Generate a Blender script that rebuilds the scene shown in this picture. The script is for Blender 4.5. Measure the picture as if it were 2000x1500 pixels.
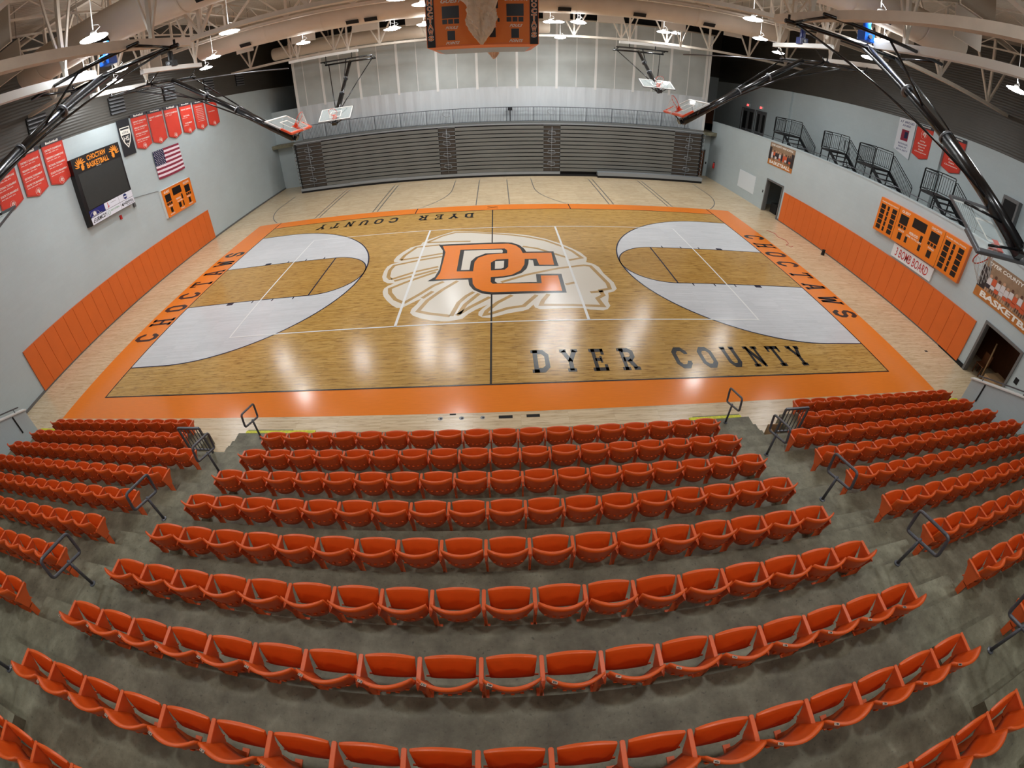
import bpy, math, random
from mathutils import Vector, Matrix
from math import sin, cos, pi, radians, sqrt, atan2, hypot
random.seed(7)
SC = bpy.context.scene
for o in list(bpy.data.objects): bpy.data.objects.remove(o, do_unlink=True)

# ------------------------------------------------------------------ camera (wide action-camera lens)
CAMP = [0.32709, -16.50903, 7.06996, -0.672005, 0.02248, -0.019273]
LENS = [1.1205483, 0.1344935, -0.3159252, 0.1477025]      # angle = sum a_i * (r/1000px)^i
cp, sp = cos(CAMP[3]), sin(CAMP[3]); cy, sy = cos(CAMP[4]), sin(CAMP[4])
F_ = Vector((sy*cp, cy*cp, sp)); R0 = Vector((cy, -sy, 0)); U0 = R0.cross(F_)
c_, s_ = cos(CAMP[5]), sin(CAMP[5])
R_ = c_*R0 + s_*U0; U_ = -s_*R0 + c_*U0
CC = Vector(CAMP[:3])
cd = bpy.data.cameras.new('camera'); cam = bpy.data.objects.new('camera', cd); SC.collection.objects.link(cam)
M = Matrix.Identity(4)
for i in range(3):
    M[i][0] = R_[i]; M[i][1] = U_[i]; M[i][2] = -F_[i]; M[i][3] = CC[i]
cam.matrix_world = M
SC.camera = cam
cd.type = 'PANO'; cd.sensor_width = 36; cd.sensor_fit = 'HORIZONTAL'; cd.clip_start = .05; cd.clip_end = 200
tgt = cd if hasattr(cd, 'fisheye_polynomial_k1') else cd.cycles
tgt.panorama_type = 'FISHEYE_LENS_POLYNOMIAL'
tgt.fisheye_fov = radians(175)
tgt.fisheye_polynomial_k0 = 0.0
tgt.fisheye_polynomial_k1 = -LENS[0]/18.0
tgt.fisheye_polynomial_k2 = -LENS[1]/18.0**2
tgt.fisheye_polynomial_k3 = -LENS[2]/18.0**3
tgt.fisheye_polynomial_k4 = -LENS[3]/18.0**4
def pix(p):
    d = Vector(p)-CC; x = d.dot(R_); y = d.dot(U_); z = d.dot(F_)
    rho = hypot(x, y)+1e-9; th = atan2(rho, z); r = th/LENS[0]
    for _ in range(8):
        f = LENS[0]*r+LENS[1]*r**2+LENS[2]*r**3+LENS[3]*r**4-th
        r -= f/(LENS[0]+2*LENS[1]*r+3*LENS[2]*r*r+4*LENS[3]*r**3)
    return 1000+1000*r*x/rho, 750-1000*r*y/rho

# ------------------------------------------------------------------ world, exposure
W = bpy.data.worlds.new('world'); SC.world = W; W.use_nodes = True
W.node_tree.nodes['Background'].inputs[0].default_value = (.75, .85, 1, 1)
W.node_tree.nodes['Background'].inputs[1].default_value = 0.03
vs = SC.view_settings; vs.view_transform = 'Standard'; vs.look = 'None'; vs.exposure = 0.8; vs.gamma = 1
try: vs.use_curve_mapping = False
except Exception: pass
LAMP = 62.0        # radiance of the high-bay lenses
SC.cycles.max_bounces = 7; SC.cycles.diffuse_bounces = 4; SC.cycles.glossy_bounces = 3
SC.cycles.transmission_bounces = 4; SC.cycles.transparent_max_bounces = 8
SC.cycles.sample_clamp_indirect = 6.0

# ------------------------------------------------------------------ materials
def sc(r, g, b):
    f = lambda v: (v/255/12.92) if v/255 <= .04045 else ((v/255+.055)/1.055)**2.4
    return (f(r), f(g), f(b), 1)
MT = {}
def mat(name, col, rough=.5, metal=0, spec=.5, noise=0, nscale=6, bump=0, emit=0, alpha=1, trans=0, stretch=None, dark=None):
    if name in MT: return MT[name]
    m = bpy.data.materials.new(name); m.use_nodes = True; nt = m.node_tree; b = nt.nodes['Principled BSDF']
    b.inputs['Base Color'].default_value = col; b.inputs['Roughness'].default_value = rough
    b.inputs['Metallic'].default_value = metal; b.inputs['Specular IOR Level'].default_value = spec
    if noise or bump:
        tc = nt.nodes.new('ShaderNodeNewGeometry'); mp = nt.nodes.new('ShaderNodeMapping'); nz = nt.nodes.new('ShaderNodeTexNoise')
        nt.links.new(tc.outputs['Position'], mp.inputs['Vector']); nt.links.new(mp.outputs[0], nz.inputs['Vector'])
        if stretch: mp.inputs['Scale'].default_value = stretch
        nz.inputs['Scale'].default_value = nscale; nz.inputs['Detail'].default_value = 5
        if noise:
            cr = nt.nodes.new('ShaderNodeValToRGB'); cr.color_ramp.elements[0].position = .3; cr.color_ramp.elements[1].position = .7
            d = dark or tuple(c*(1-noise) for c in col[:3])+(1,)
            l = tuple(min(1, c*(1+noise*.6)) for c in col[:3])+(1,)
            cr.color_ramp.elements[0].color = d; cr.color_ramp.elements[1].color = l
            nt.links.new(nz.outputs['Fac'], cr.inputs[0]); nt.links.new(cr.outputs[0], b.inputs['Base Color'])
        if bump:
            bp = nt.nodes.new('ShaderNodeBump'); bp.inputs['Strength'].default_value = bump; bp.inputs['Distance'].default_value = .02
            nt.links.new(nz.outputs['Fac'], bp.inputs['Height']); nt.links.new(bp.outputs[0], b.inputs['Normal'])
    if emit: b.inputs['Emission Color'].default_value = col; b.inputs['Emission Strength'].default_value = emit
    if alpha < 1: b.inputs['Alpha'].default_value = alpha
    if trans: b.inputs['Transmission Weight'].default_value = trans
    MT[name] = m; return m

def wood(name, c1, c2, streak, rough=.22, plank=.057, length=1.1, streak_amt=.5, white=False):
    """strip floor running along X: rows from the Brick texture, streaks from stretched noise"""
    m = bpy.data.materials.new(name); m.use_nodes = True; nt = m.node_tree; b = nt.nodes['Principled BSDF']
    L = nt.links; g = nt.nodes.new('ShaderNodeNewGeometry')
    br = nt.nodes.new('ShaderNodeTexBrick'); br.offset = .37; br.offset_frequency = 1
    br.inputs['Scale'].default_value = 1; br.inputs['Brick Width'].default_value = length; br.inputs['Row Height'].default_value = plank
    br.inputs['Mortar Size'].default_value = .0012; br.inputs['Mortar Smooth'].default_value = .3
    br.inputs['Color1'].default_value = c1; br.inputs['Color2'].default_value = c2
    br.inputs['Mortar'].default_value = tuple(a*.62 for a in c1[:3])+(1,)
    L.new(g.outputs['Position'], br.inputs['Vector'])
    mp = nt.nodes.new('ShaderNodeMapping'); mp.inputs['Scale'].default_value = (2.2, 20, 1)
    nz = nt.nodes.new('ShaderNodeTexNoise'); nz.inputs['Scale'].default_value = 1; nz.inputs['Detail'].default_value = 6; nz.inputs['Roughness'].default_value = .65
    L.new(g.outputs['Position'], mp.inputs[0]); L.new(mp.outputs[0], nz.inputs['Vector'])
    cr = nt.nodes.new('ShaderNodeValToRGB'); cr.color_ramp.elements[0].position = .34; cr.color_ramp.elements[1].position = .5
    cr.color_ramp.elements[0].color = (1, 1, 1, 1); cr.color_ramp.elements[1].color = (0, 0, 0, 1)
    L.new(nz.outputs['Fac'], cr.inputs[0])
    mul = nt.nodes.new('ShaderNodeMath'); mul.operation = 'MULTIPLY'; mul.inputs[1].default_value = streak_amt
    L.new(cr.outputs[0], mul.inputs[0])
    mx = nt.nodes.new('ShaderNodeMix'); mx.data_type = 'RGBA'
    L.new(mul.outputs[0], mx.inputs[0]); L.new(br.outputs['Color'], mx.inputs[6]); mx.inputs[7].default_value = streak
    n2 = nt.nodes.new('ShaderNodeTexNoise'); n2.inputs['Scale'].default_value = .55; L.new(g.outputs['Position'], n2.inputs['Vector'])
    hs = nt.nodes.new('ShaderNodeHueSaturation'); ma = nt.nodes.new('ShaderNodeMapRange')
    ma.inputs[3].default_value = .9; ma.inputs[4].default_value = 1.1; L.new(n2.outputs['Fac'], ma.inputs[0]); L.new(ma.outputs[0], hs.inputs['Value'])
    L.new(mx.outputs[2], hs.inputs['Color']); L.new(hs.outputs[0], b.inputs['Base Color'])
    b.inputs['Roughness'].default_value = rough; b.inputs['Specular IOR Level'].default_value = .5
    MT[name] = m; return m
m_maple = wood('maple_floor', sc(222, 202, 168), sc(206, 182, 146), sc(160, 128, 96), streak_amt=.55, rough=.24)
m_amber = wood('amber_floor', sc(206, 165, 92), sc(188, 145, 72), sc(118, 76, 28), streak_amt=.85, rough=.2)
m_lane = wood('lane_floor', sc(198, 156, 86), sc(182, 138, 70), sc(118, 78, 34), streak_amt=.85, rough=.2)
m_white = wood('white_stain_floor', sc(218, 219, 222), sc(208, 210, 213), sc(190, 190, 190), streak_amt=.35, rough=.2)
m_cream = mat('emblem_cream', sc(226, 218, 204), .22)
m_tan = mat('emblem_tan', sc(186, 150, 94), .25, noise=.12, nscale=3)
m_opaint = mat('orange_floor_paint', sc(240, 132, 42), .17, noise=.05, nscale=3, stretch=(1, 12, 1))
m_black = mat('black_paint', sc(24, 22, 24), .25)
m_navy = mat('navy_line_paint', sc(24, 28, 58), .25)
m_vb = mat('white_line_paint', sc(240, 240, 238), .22)
m_faint = mat('faded_grey_line', sc(112, 108, 104), .3)
m_yellow = mat('yellow_nosing_paint', sc(214, 214, 30), .5, noise=.25, nscale=20)

def cmu(name, c, bumps=.35):
    m = bpy.data.materials.new(name); m.use_nodes = True; nt = m.node_tree; b = nt.nodes['Principled BSDF']; L = nt.links
    g = nt.nodes.new('ShaderNodeNewGeometry'); sx = nt.nodes.new('ShaderNodeSeparateXYZ'); cx = nt.nodes.new('ShaderNodeCombineXYZ')
    ad = nt.nodes.new('ShaderNodeMath'); ad.operation = 'ADD'
    L.new(g.outputs['Position'], sx.inputs[0]); L.new(sx.outputs[0], ad.inputs[0]); L.new(sx.outputs[1], ad.inputs[1])
    L.new(ad.outputs[0], cx.inputs[0]); L.new(sx.outputs[2], cx.inputs[1])
    br = nt.nodes.new('ShaderNodeTexBrick'); br.inputs['Scale'].default_value = 1; br.inputs['Brick Width'].default_value = .4064; br.inputs['Row Height'].default_value = .2032
    br.inputs['Mortar Size'].default_value = .006; br.inputs['Mortar Smooth'].default_value = .8
    br.inputs['Color1'].default_value = c; br.inputs['Color2'].default_value = tuple(a*.975 for a in c[:3])+(1,)
    br.inputs['Mortar'].default_value = tuple(a*.93 for a in c[:3])+(1,)
    L.new(cx.outputs[0], br.inputs['Vector'])
    n = nt.nodes.new('ShaderNodeTexNoise'); n.inputs['Scale'].default_value = .7; n.inputs['Detail'].default_value = 4; L.new(g.outputs['Position'], n.inputs['Vector'])
    ma = nt.nodes.new('ShaderNodeMapRange'); ma.inputs[3].default_value = .93; ma.inputs[4].default_value = 1.05; L.new(n.outputs['Fac'], ma.inputs[0])
    hs = nt.nodes.new('ShaderNodeHueSaturation'); L.new(br.outputs['Color'], hs.inputs['Color']); L.new(ma.outputs[0], hs.inputs['Value'])
    L.new(hs.outputs[0], b.inputs['Base Color']); b.inputs['Roughness'].default_value = .55
    bp = nt.nodes.new('ShaderNodeBump'); bp.inputs['Strength'].default_value = bumps; bp.inputs['Distance'].default_value = .004; bp.invert = True
    L.new(br.outputs['Fac'], bp.inputs['Height']); L.new(bp.outputs[0], b.inputs['Normal'])
    MT[name] = m; return m
m_cmu = cmu('painted_block_wall', sc(186, 199, 203))
def ribbed(name, c, period, axis, rough=.4, depth=.6, metal=0):
    m = bpy.data.materials.new(name); m.use_nodes = True; nt = m.node_tree; b = nt.nodes['Principled BSDF']; L = nt.links
    g = nt.nodes.new('ShaderNodeNewGeometry'); wv = nt.nodes.new('ShaderNodeTexWave'); wv.bands_direction = axis
    wv.inputs['Scale'].default_value = 1/period/3.18*pi/pi
    L.new(g.outputs['Position'], wv.inputs['Vector'])
    bp = nt.nodes.new('ShaderNodeBump'); bp.inputs['Strength'].default_value = depth; bp.inputs['Distance'].default_value = .03
    L.new(wv.outputs['Fac'], bp.inputs['Height']); L.new(bp.outputs[0], b.inputs['Normal'])
    n = nt.nodes.new('ShaderNodeTexNoise'); n.inputs['Scale'].default_value = .9; L.new(g.outputs['Position'], n.inputs['Vector'])
    cr = nt.nodes.new('ShaderNodeValToRGB'); cr.color_ramp.elements[0].color = tuple(a*.8 for a in c[:3])+(1,); cr.color_ramp.elements[1].color = tuple(a*1.15 for a in c[:3])+(1,)
    L.new(n.outputs['Fac'], cr.inputs[0]); L.new(cr.outputs[0], b.inputs['Base Color'])
    b.inputs['Roughness'].default_value = rough; b.inputs['Metallic'].default_value = metal
    MT[name] = m; return m
m_darkwall = ribbed('dark_metal_siding', sc(74, 71, 66), .13, 'Z', .42, .22, .15)
m_deck = ribbed('roof_deck', sc(188, 176, 160), .15, 'X', .6, .7)
def concrete():
    m = bpy.data.materials.new('stained_concrete'); m.use_nodes = True; nt = m.node_tree; b = nt.nodes['Principled BSDF']; L = nt.links
    g = nt.nodes.new('ShaderNodeNewGeometry')
    n = nt.nodes.new('ShaderNodeTexNoise'); n.inputs['Scale'].default_value = 2.2; n.inputs['Detail'].default_value = 8; n.inputs['Roughness'].default_value = .68
    n2 = nt.nodes.new('ShaderNodeTexNoise'); n2.inputs['Scale'].default_value = 26; n2.inputs['Detail'].default_value = 3
    n3 = nt.nodes.new('ShaderNodeTexNoise'); n3.inputs['Scale'].default_value = .5
    for q in (n, n2, n3): L.new(g.outputs['Position'], q.inputs['Vector'])
    cr = nt.nodes.new('ShaderNodeValToRGB'); e = cr.color_ramp.elements
    e[0].position = .3; e[0].color = sc(82, 76, 58); e[1].position = .72; e[1].color = sc(142, 140, 118)
    e2 = e.new(.5); e2.color = sc(112, 108, 88)
    L.new(n.outputs['Fac'], cr.inputs[0])
    sp_ = nt.nodes.new('ShaderNodeMapRange'); sp_.inputs[1].default_value = .25; sp_.inputs[2].default_value = .38; sp_.inputs[3].default_value = .55; sp_.inputs[4].default_value = 1
    L.new(n2.outputs['Fac'], sp_.inputs[0])
    lg = nt.nodes.new('ShaderNodeMapRange'); lg.inputs[3].default_value = .8; lg.inputs[4].default_value = 1.2; L.new(n3.outputs['Fac'], lg.inputs[0])
    mm = nt.nodes.new('ShaderNodeMath'); mm.operation = 'MULTIPLY'; L.new(sp_.outputs[0], mm.inputs[0]); L.new(lg.outputs[0], mm.inputs[1])
    hs = nt.nodes.new('ShaderNodeHueSaturation'); L.new(cr.outputs[0], hs.inputs['Color']); L.new(mm.outputs[0], hs.inputs['Value'])
    L.new(hs.outputs[0], b.inputs['Base Color']); b.inputs['Roughness'].default_value = .55
    bp = nt.nodes.new('ShaderNodeBump'); bp.inputs['Strength'].default_value = .15; bp.inputs['Distance'].default_value = .01; L.new(n2.outputs['Fac'], bp.inputs['Height']); L.new(bp.outputs[0], b.inputs['Normal'])
    MT['stained_concrete'] = m; return m
m_conc = concrete()
m_seat = mat('orange_seat_plastic', sc(218, 88, 26), .36, noise=.06, nscale=9)
m_seatm = mat('orange_cast_iron', sc(214, 92, 40), .42)
m_rail = mat('grey_handrail_steel', sc(92, 94, 100), .38, metal=.35, noise=.12, nscale=30)
m_pad = mat('orange_wall_pad_vinyl', sc(222, 106, 36), .42, noise=.04, nscale=2)
m_padr = mat('orange_backboard_pad', sc(236, 84, 40), .45)
m_tansteel = mat('tan_painted_steel', sc(214, 203, 188), .5, noise=.06, nscale=4)
m_wsteel = mat('white_painted_steel', sc(232, 232, 228), .35)
m_bsteel = mat('black_gloss_steel', sc(18, 18, 20), .22, spec=.6, noise=.1, nscale=3)
m_duct = mat('tan_duct_metal', sc(214, 200, 182), .55, noise=.05, nscale=1.5)
m_bafl = mat('tan_acoustic_panel', sc(206, 196, 182), .8)
m_dark = mat('dark_void', sc(14, 13, 13), .8)
m_glass = mat('clear_glass', (.8, .9, .9, 1), .05, alpha=.22)
m_glassframe = mat('white_glass_frame', sc(222, 226, 228), .35)
m_gframe = mat('grey_board_frame', sc(120, 122, 126), .4, metal=.5)
m_rim = mat('orange_rim_steel', sc(226, 70, 34), .35)
m_x = None; m_net = mat('white_net_cord', sc(225, 225, 222), .8)
m_blue = mat('blue_motor_enamel', sc(20, 96, 214), .3)
m_blued = mat('dark_blue_motor_enamel', sc(16, 34, 96), .35)
m_lens = mat('lit_lamp_lens', (.95, .985, 1, 1), .5, emit=LAMP)
m_refl = mat('glowing_acrylic_reflector', (.97, .98, 1, 1), .5, emit=LAMP*.16)
m_sborange = mat('orange_scoreboard_face', sc(232, 124, 22), .4)
m_sbedge = mat('orange_cabinet_paint', sc(226, 120, 52), .45)
m_led = mat('dark_led_panel', sc(22, 14, 16), .3)
m_screen = mat('dark_video_screen', sc(46, 47, 46), .45, noise=.08, nscale=4)
m_wtext = mat('white_vinyl_lettering', sc(240, 236, 228), .5)
m_otext = mat('orange_vinyl_lettering', sc(246, 150, 40), .5)
m_btext = mat('black_vinyl_lettering', sc(26, 26, 30), .5)
m_redtext = mat('red_vinyl_lettering', sc(190, 52, 50), .5)
m_banner = mat('red_banner_fabric', sc(216, 62, 44), .75, noise=.05, nscale=2)
m_bannertop = mat('dark_banner_header', sc(52, 52, 60), .7)
m_bkban = mat('black_banner_fabric', sc(24, 25, 32), .7)
m_wban = mat('white_banner_fabric', sc(222, 226, 232), .7)
m_flagr = mat('flag_red', sc(140, 36, 62), .75); m_flagw = mat('flag_white', sc(238, 224, 234), .75); m_flagb = mat('flag_blue', sc(20, 26, 66), .75)
m_navyp = mat('navy_sponsor_panel', sc(16, 22, 110), .5); m_wpanel = mat('white_sponsor_panel', sc(228, 230, 242), .5)
m_greenink = mat('green_ink', sc(70, 150, 80), .5); m_redink = mat('red_ink', sc(200, 50, 60), .5); m_blueink = mat('blue_ink', sc(24, 40, 110), .5)
m_bench = mat('grey_bench_plastic', sc(112, 113, 109), .5, noise=.08, nscale=1.5, stretch=(.3, 1, 6))
m_aisle = mat('dark_brown_aisle_panel', sc(66, 58, 50), .6)
m_benchd = mat('dark_bench_gap', sc(20, 20, 20), .7)
m_benchm = mat('grey_bleacher_steel', sc(150, 156, 160), .4, metal=.2)
m_mesh = ribbed('grey_mesh_curtain', sc(186, 192, 190), .25, 'Z', .8, .12)
m_curt = mat('white_vinyl_curtain', sc(210, 216, 220), .6, noise=.05, nscale=1.2, stretch=(5, 1, .6))
m_strap = mat('white_curtain_strap', sc(236, 236, 234), .6)
m_picket = mat('grey_railing_paint', sc(88, 94, 100), .5)
m_bkrail = mat('black_stair_steel', sc(22, 24, 27), .45, metal=.2)
m_tread = mat('black_stair_tread', sc(34, 33, 33), .6)
m_frame = mat('grey_door_frame', sc(112, 112, 112), .45, metal=.2)
m_brown = mat('brown_wood_door', sc(104, 58, 26), .45, noise=.2, nscale=5, stretch=(6, 6, .6))
m_wb = mat('whiteboard_enamel', sc(224, 232, 238), .3)
m_board = mat('white_board_panel', sc(226, 228, 230), .5)
m_exit = mat('lit_exit_sign', sc(255, 70, 70), .5, emit=2.5)
m_plastic = mat('crumpled_clear_plastic', sc(226, 208, 184), .3, noise=.12, nscale=6, bump=.8, alpha=.9)
m_paper = mat('white_paper', sc(226, 228, 232), .7)
m_red = mat('red_enamel', sc(190, 28, 24), .35)
m_card = mat('cardboard', sc(170, 136, 96), .8)
m_plate = mat('pale_number_plate', sc(176, 150, 130), .5)
m_posterbg = mat('brown_poster_print', sc(150, 122, 96), .6, noise=.25, nscale=3)
m_posterdk = mat('dark_poster_print', sc(46, 36, 36), .6); m_posteror = mat('wood_poster_print', sc(188, 116, 48), .6, noise=.2, nscale=5)
m_skin1 = mat('print_skin_dark', sc(92, 58, 42), .6); m_skin2 = mat('print_skin_light', sc(196, 150, 120), .6)
m_pr_or = mat('print_orange', sc(206, 90, 52), .6); m_pr_wh = mat('print_white', sc(214, 208, 208), .6); m_pr_bl = mat('print_dark', sc(50, 40, 48), .6)

# ------------------------------------------------------------------ mesh builder
class MB:
    def __init__(s): s.v = []; s.f = []; s.m = []; s.k = 0
    def use(s, k): s.k = k; return s
    def face(s, pts):
        n = len(s.v); s.v += [tuple(p) for p in pts]; s.f.append(tuple(range(n, n+len(pts)))); s.m.append(s.k); return s
    def add(s, vs, fs):
        n = len(s.v); s.v += [tuple(p) for p in vs]
        for f in fs: s.f.append(tuple(i+n for i in f)); s.m.append(s.k)
        return s
    def box(s, x0, x1, y0, y1, z0, z1):
        if x0 > x1: x0, x1 = x1, x0
        if y0 > y1: y0, y1 = y1, y0
        if z0 > z1: z0, z1 = z1, z0
        v = [(x, y, z) for z in (z0, z1) for y in (y0, y1) for x in (x0, x1)]
        return s.add(v, [(0, 2, 3, 1), (4, 5, 7, 6), (0, 1, 5, 4), (2, 6, 7, 3), (0, 4, 6, 2), (1, 3, 7, 5)])
    def obox(s, o, a, b, c):
        """box from corner o with edge vectors a, b, c"""
        o, a, b, c = map(Vector, (o, a, b, c))
        v = [o, o+a, o+a+b, o+b, o+c, o+a+c, o+a+b+c, o+b+c]
        fs = [(0, 3, 2, 1), (4, 5, 6, 7), (0, 1, 5, 4), (1, 2, 6, 5), (2, 3, 7, 6), (3, 0, 4, 7)]
        if a.cross(b).dot(c) < 0: fs = [f[::-1] for f in fs]
        return s.add(v, fs)
    def bar(s, p, q, w, h=None, up=(0, 0, 1)):
        h = h or w; p = Vector(p); q = Vector(q); d = (q-p)
        if d.length < 1e-6: return s
        dn = d.normalized(); up = Vector(up)
        if abs(dn.dot(up)) > .98: up = Vector((1, 0, 0)) if abs(dn.x) < .9 else Vector((0, 1, 0))
        a = dn.cross(up).normalized(); b = a.cross(dn)
        return s.obox(p-a*w/2-b*h/2, a*w, b*h, d)
    def tube(s, pts, r, n=8, closed=False, cap=True, radii=None):
        pts = [Vector(p) for p in pts]; N = len(pts); rings = []; prev = None
        for i, p in enumerate(pts):
            if closed: t = (pts[(i+1) % N]-pts[i-1]).normalized()
            else: t = (pts[min(i+1, N-1)]-pts[max(i-1, 0)]).normalized()
            if prev is None:
                up = Vector((0, 0, 1)) if abs(t.z) < .95 else Vector((1, 0, 0)); a = t.cross(up).normalized()
            else:
                a = (prev-t*prev.dot(t))
                a = a.normalized() if a.length > 1e-5 else t.cross(Vector((0, .3, 1))).normalized()
            prev = a; b = t.cross(a); rr = radii[i] if radii else r
            rings.append([p+a*(rr*cos(2*pi*k/n))+b*(rr*sin(2*pi*k/n)) for k in range(n)])
        v = [q for rg in rings for q in rg]; f = []
        for i in range(N if closed else N-1):
            j = (i+1) % N
            for k in range(n):
                f.append((i*n+k, i*n+(k+1) % n, j*n+(k+1) % n, j*n+k))
        if cap and not closed:
            f.append(tuple(range(n))[::-1]); f.append(tuple((N-1)*n+k for k in range(n)))
        return s.add(v, f)
    def disc(s, c, r, nrm=(0, 0, 1), n=24):
        c = Vector(c); nrm = Vector(nrm).normalized(); up = Vector((0, 0, 1)) if abs(nrm.z) < .9 else Vector((1, 0, 0))
        a = nrm.cross(up).normalized(); b = nrm.cross(a)
        return s.face([c+a*r*cos(2*pi*k/n)+b*r*sin(2*pi*k/n) for k in range(n)])
    def lathe(s, prof, c=(0, 0, 0), n=20):
        """profile of (radius, z) turned about a vertical axis at c"""
        c = Vector(c); v = []; f = []
        for r, z in prof:
            for k in range(n): v.append((c.x+r*cos(2*pi*k/n), c.y+r*sin(2*pi*k/n), c.z+z))
        for i in range(len(prof)-1):
            for k in range(n): f.append((i*n+k, i*n+(k+1) % n, (i+1)*n+(k+1) % n, (i+1)*n+k))
        return s.add(v, f)
    def prism(s, poly, o, a, b, c):
        """2-D polygon in the plane o + u*a + v*b, pushed out by vector c"""
        o, a, b, c = map(Vector, (o, a, b, c)); n = len(poly)
        p0 = [o+a*u+b*v for u, v in poly]; p1 = [q+c for q in p0]
        if c.length < 1e-7: return s.face(p0)
        area = sum(poly[i][0]*poly[(i+1) % n][1]-poly[(i+1) % n][0]*poly[i][1] for i in range(n))
        fl = (a.cross(b).dot(c) > 0) == (area > 0)
        fs = [tuple(range(n))[::-1], tuple(range(n, 2*n))]+[(i, (i+1) % n, n+(i+1) % n, n+i) for i in range(n)]
        if not fl: fs = [f[::-1] for f in fs]
        return s.add(p0+p1, fs)
    def build(s, name, mats, parent=None, smooth=False, link=True, bevel=0, **tags):
        me = bpy.data.meshes.new(name); me.from_pydata(s.v, [], s.f)
        if not isinstance(mats, (list, tuple)): mats = [mats]
        for mm in mats: me.materials.append(mm)
        for i, p in enumerate(me.polygons):
            p.material_index = min(s.m[i], len(mats)-1); p.use_smooth = smooth
        me.update()
        o = bpy.data.objects.new(name, me); SC.collection.objects.link(o)
        if bevel:
            b = o.modifiers.new('bevel', 'BEVEL'); b.width = bevel; b.segments = 2; b.limit_method = 'ANGLE'
        if parent is not None:
            o.parent = parent
            o.matrix_parent_inverse = Matrix.Translation(-parent.location) if parent.type == 'EMPTY' else Matrix.Identity(4)
        tag(o, **tags); return o
def tag(o, label=None, category=None, group=None, kind=None):
    if label: o['label'] = label
    if category: o['category'] = category
    if group: o['group'] = group
    if kind: o['kind'] = kind
    return o
def thing(name, label, category, loc=(0, 0, 0), group=None):
    e = bpy.data.objects.new(name, None); SC.collection.objects.link(e); e.location = loc
    e.empty_display_size = .1
    return tag(e, label, category, group)
def struct(mb, name, m, **k):
    return mb.build(name, m, kind='structure', **k)
def copy_tree(o, parent=None):
    c = o.copy(); SC.collection.objects.link(c)
    if parent is not None:
        c.parent = parent; c.matrix_parent_inverse = o.matrix_parent_inverse
    for ch in list(o.children): copy_tree(ch, c)
    return c

# lettering: Blender's own font as flat glyph faces, laid on any plane
_TC = {}
def glyphs(s, bold=.0):
    k = (s, bold)
    if k not in _TC:
        cu = bpy.data.curves.new('t', 'FONT'); cu.body = s; cu.size = 1; cu.offset = bold; cu.resolution_u = 2
        ob = bpy.data.objects.new('t', cu); SC.collection.objects.link(ob)
        dg = bpy.context.evaluated_depsgraph_get(); me = bpy.data.meshes.new_from_object(ob.evaluated_get(dg))
        vs_ = [(v.co.x, v.co.y) for v in me.vertices]; fs_ = [tuple(p.vertices) for p in me.polygons]
        bpy.data.objects.remove(ob); bpy.data.curves.remove(cu); bpy.data.meshes.remove(me)
        x0 = min(v[0] for v in vs_); x1 = max(v[0] for v in vs_); y0 = min(v[1] for v in vs_); y1 = max(v[1] for v in vs_)
        _TC[k] = ([((x-x0)/(x1-x0), (y-y0)/(y1-y0)) for x, y in vs_], fs_)
    return _TC[k]
def put_text(mb, s, o, a, b, bold=.02, slant=0):
    """fills the parallelogram o, o+a (reading direction), o+b (letter height)"""
    vs_, fs_ = glyphs(s, bold); o = Vector(o); a = Vector(a); b = Vector(b)
    mb.add([o+a*(u+slant*v)+b*v for u, v in vs_], fs_); return mb
def bar2(mb, pts, w, z, closed=False):
    """flat mitred band of width w along floor points"""
    P = [Vector((p[0], p[1])) for p in pts]; N = len(P); L = []; Rr = []
    for i in range(N):
        if closed: d0 = (P[i]-P[i-1]); d1 = (P[(i+1) % N]-P[i])
        else: d0 = P[i]-P[max(i-1, 0)]; d1 = P[min(i+1, N-1)]-P[i]
        if d0.length < 1e-9: d0 = d1
        if d1.length < 1e-9: d1 = d0
        d0 = d0.normalized(); d1 = d1.normalized(); t = d0+d1
        t = t.normalized() if t.length > 1e-6 else d0
        n = Vector((-t.y, t.x)); k = 1/max(.45, n.dot(Vector((-d0.y, d0.x))))
        L.append(P[i]+n*w/2*k); Rr.append(P[i]-n*w/2*k)
    for i in range(N if closed else N-1):
        j = (i+1) % N
        mb.face([(Rr[i].x, Rr[i].y, z), (Rr[j].x, Rr[j].y, z), (L[j].x, L[j].y, z), (L[i].x, L[i].y, z)])
    return mb
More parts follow.
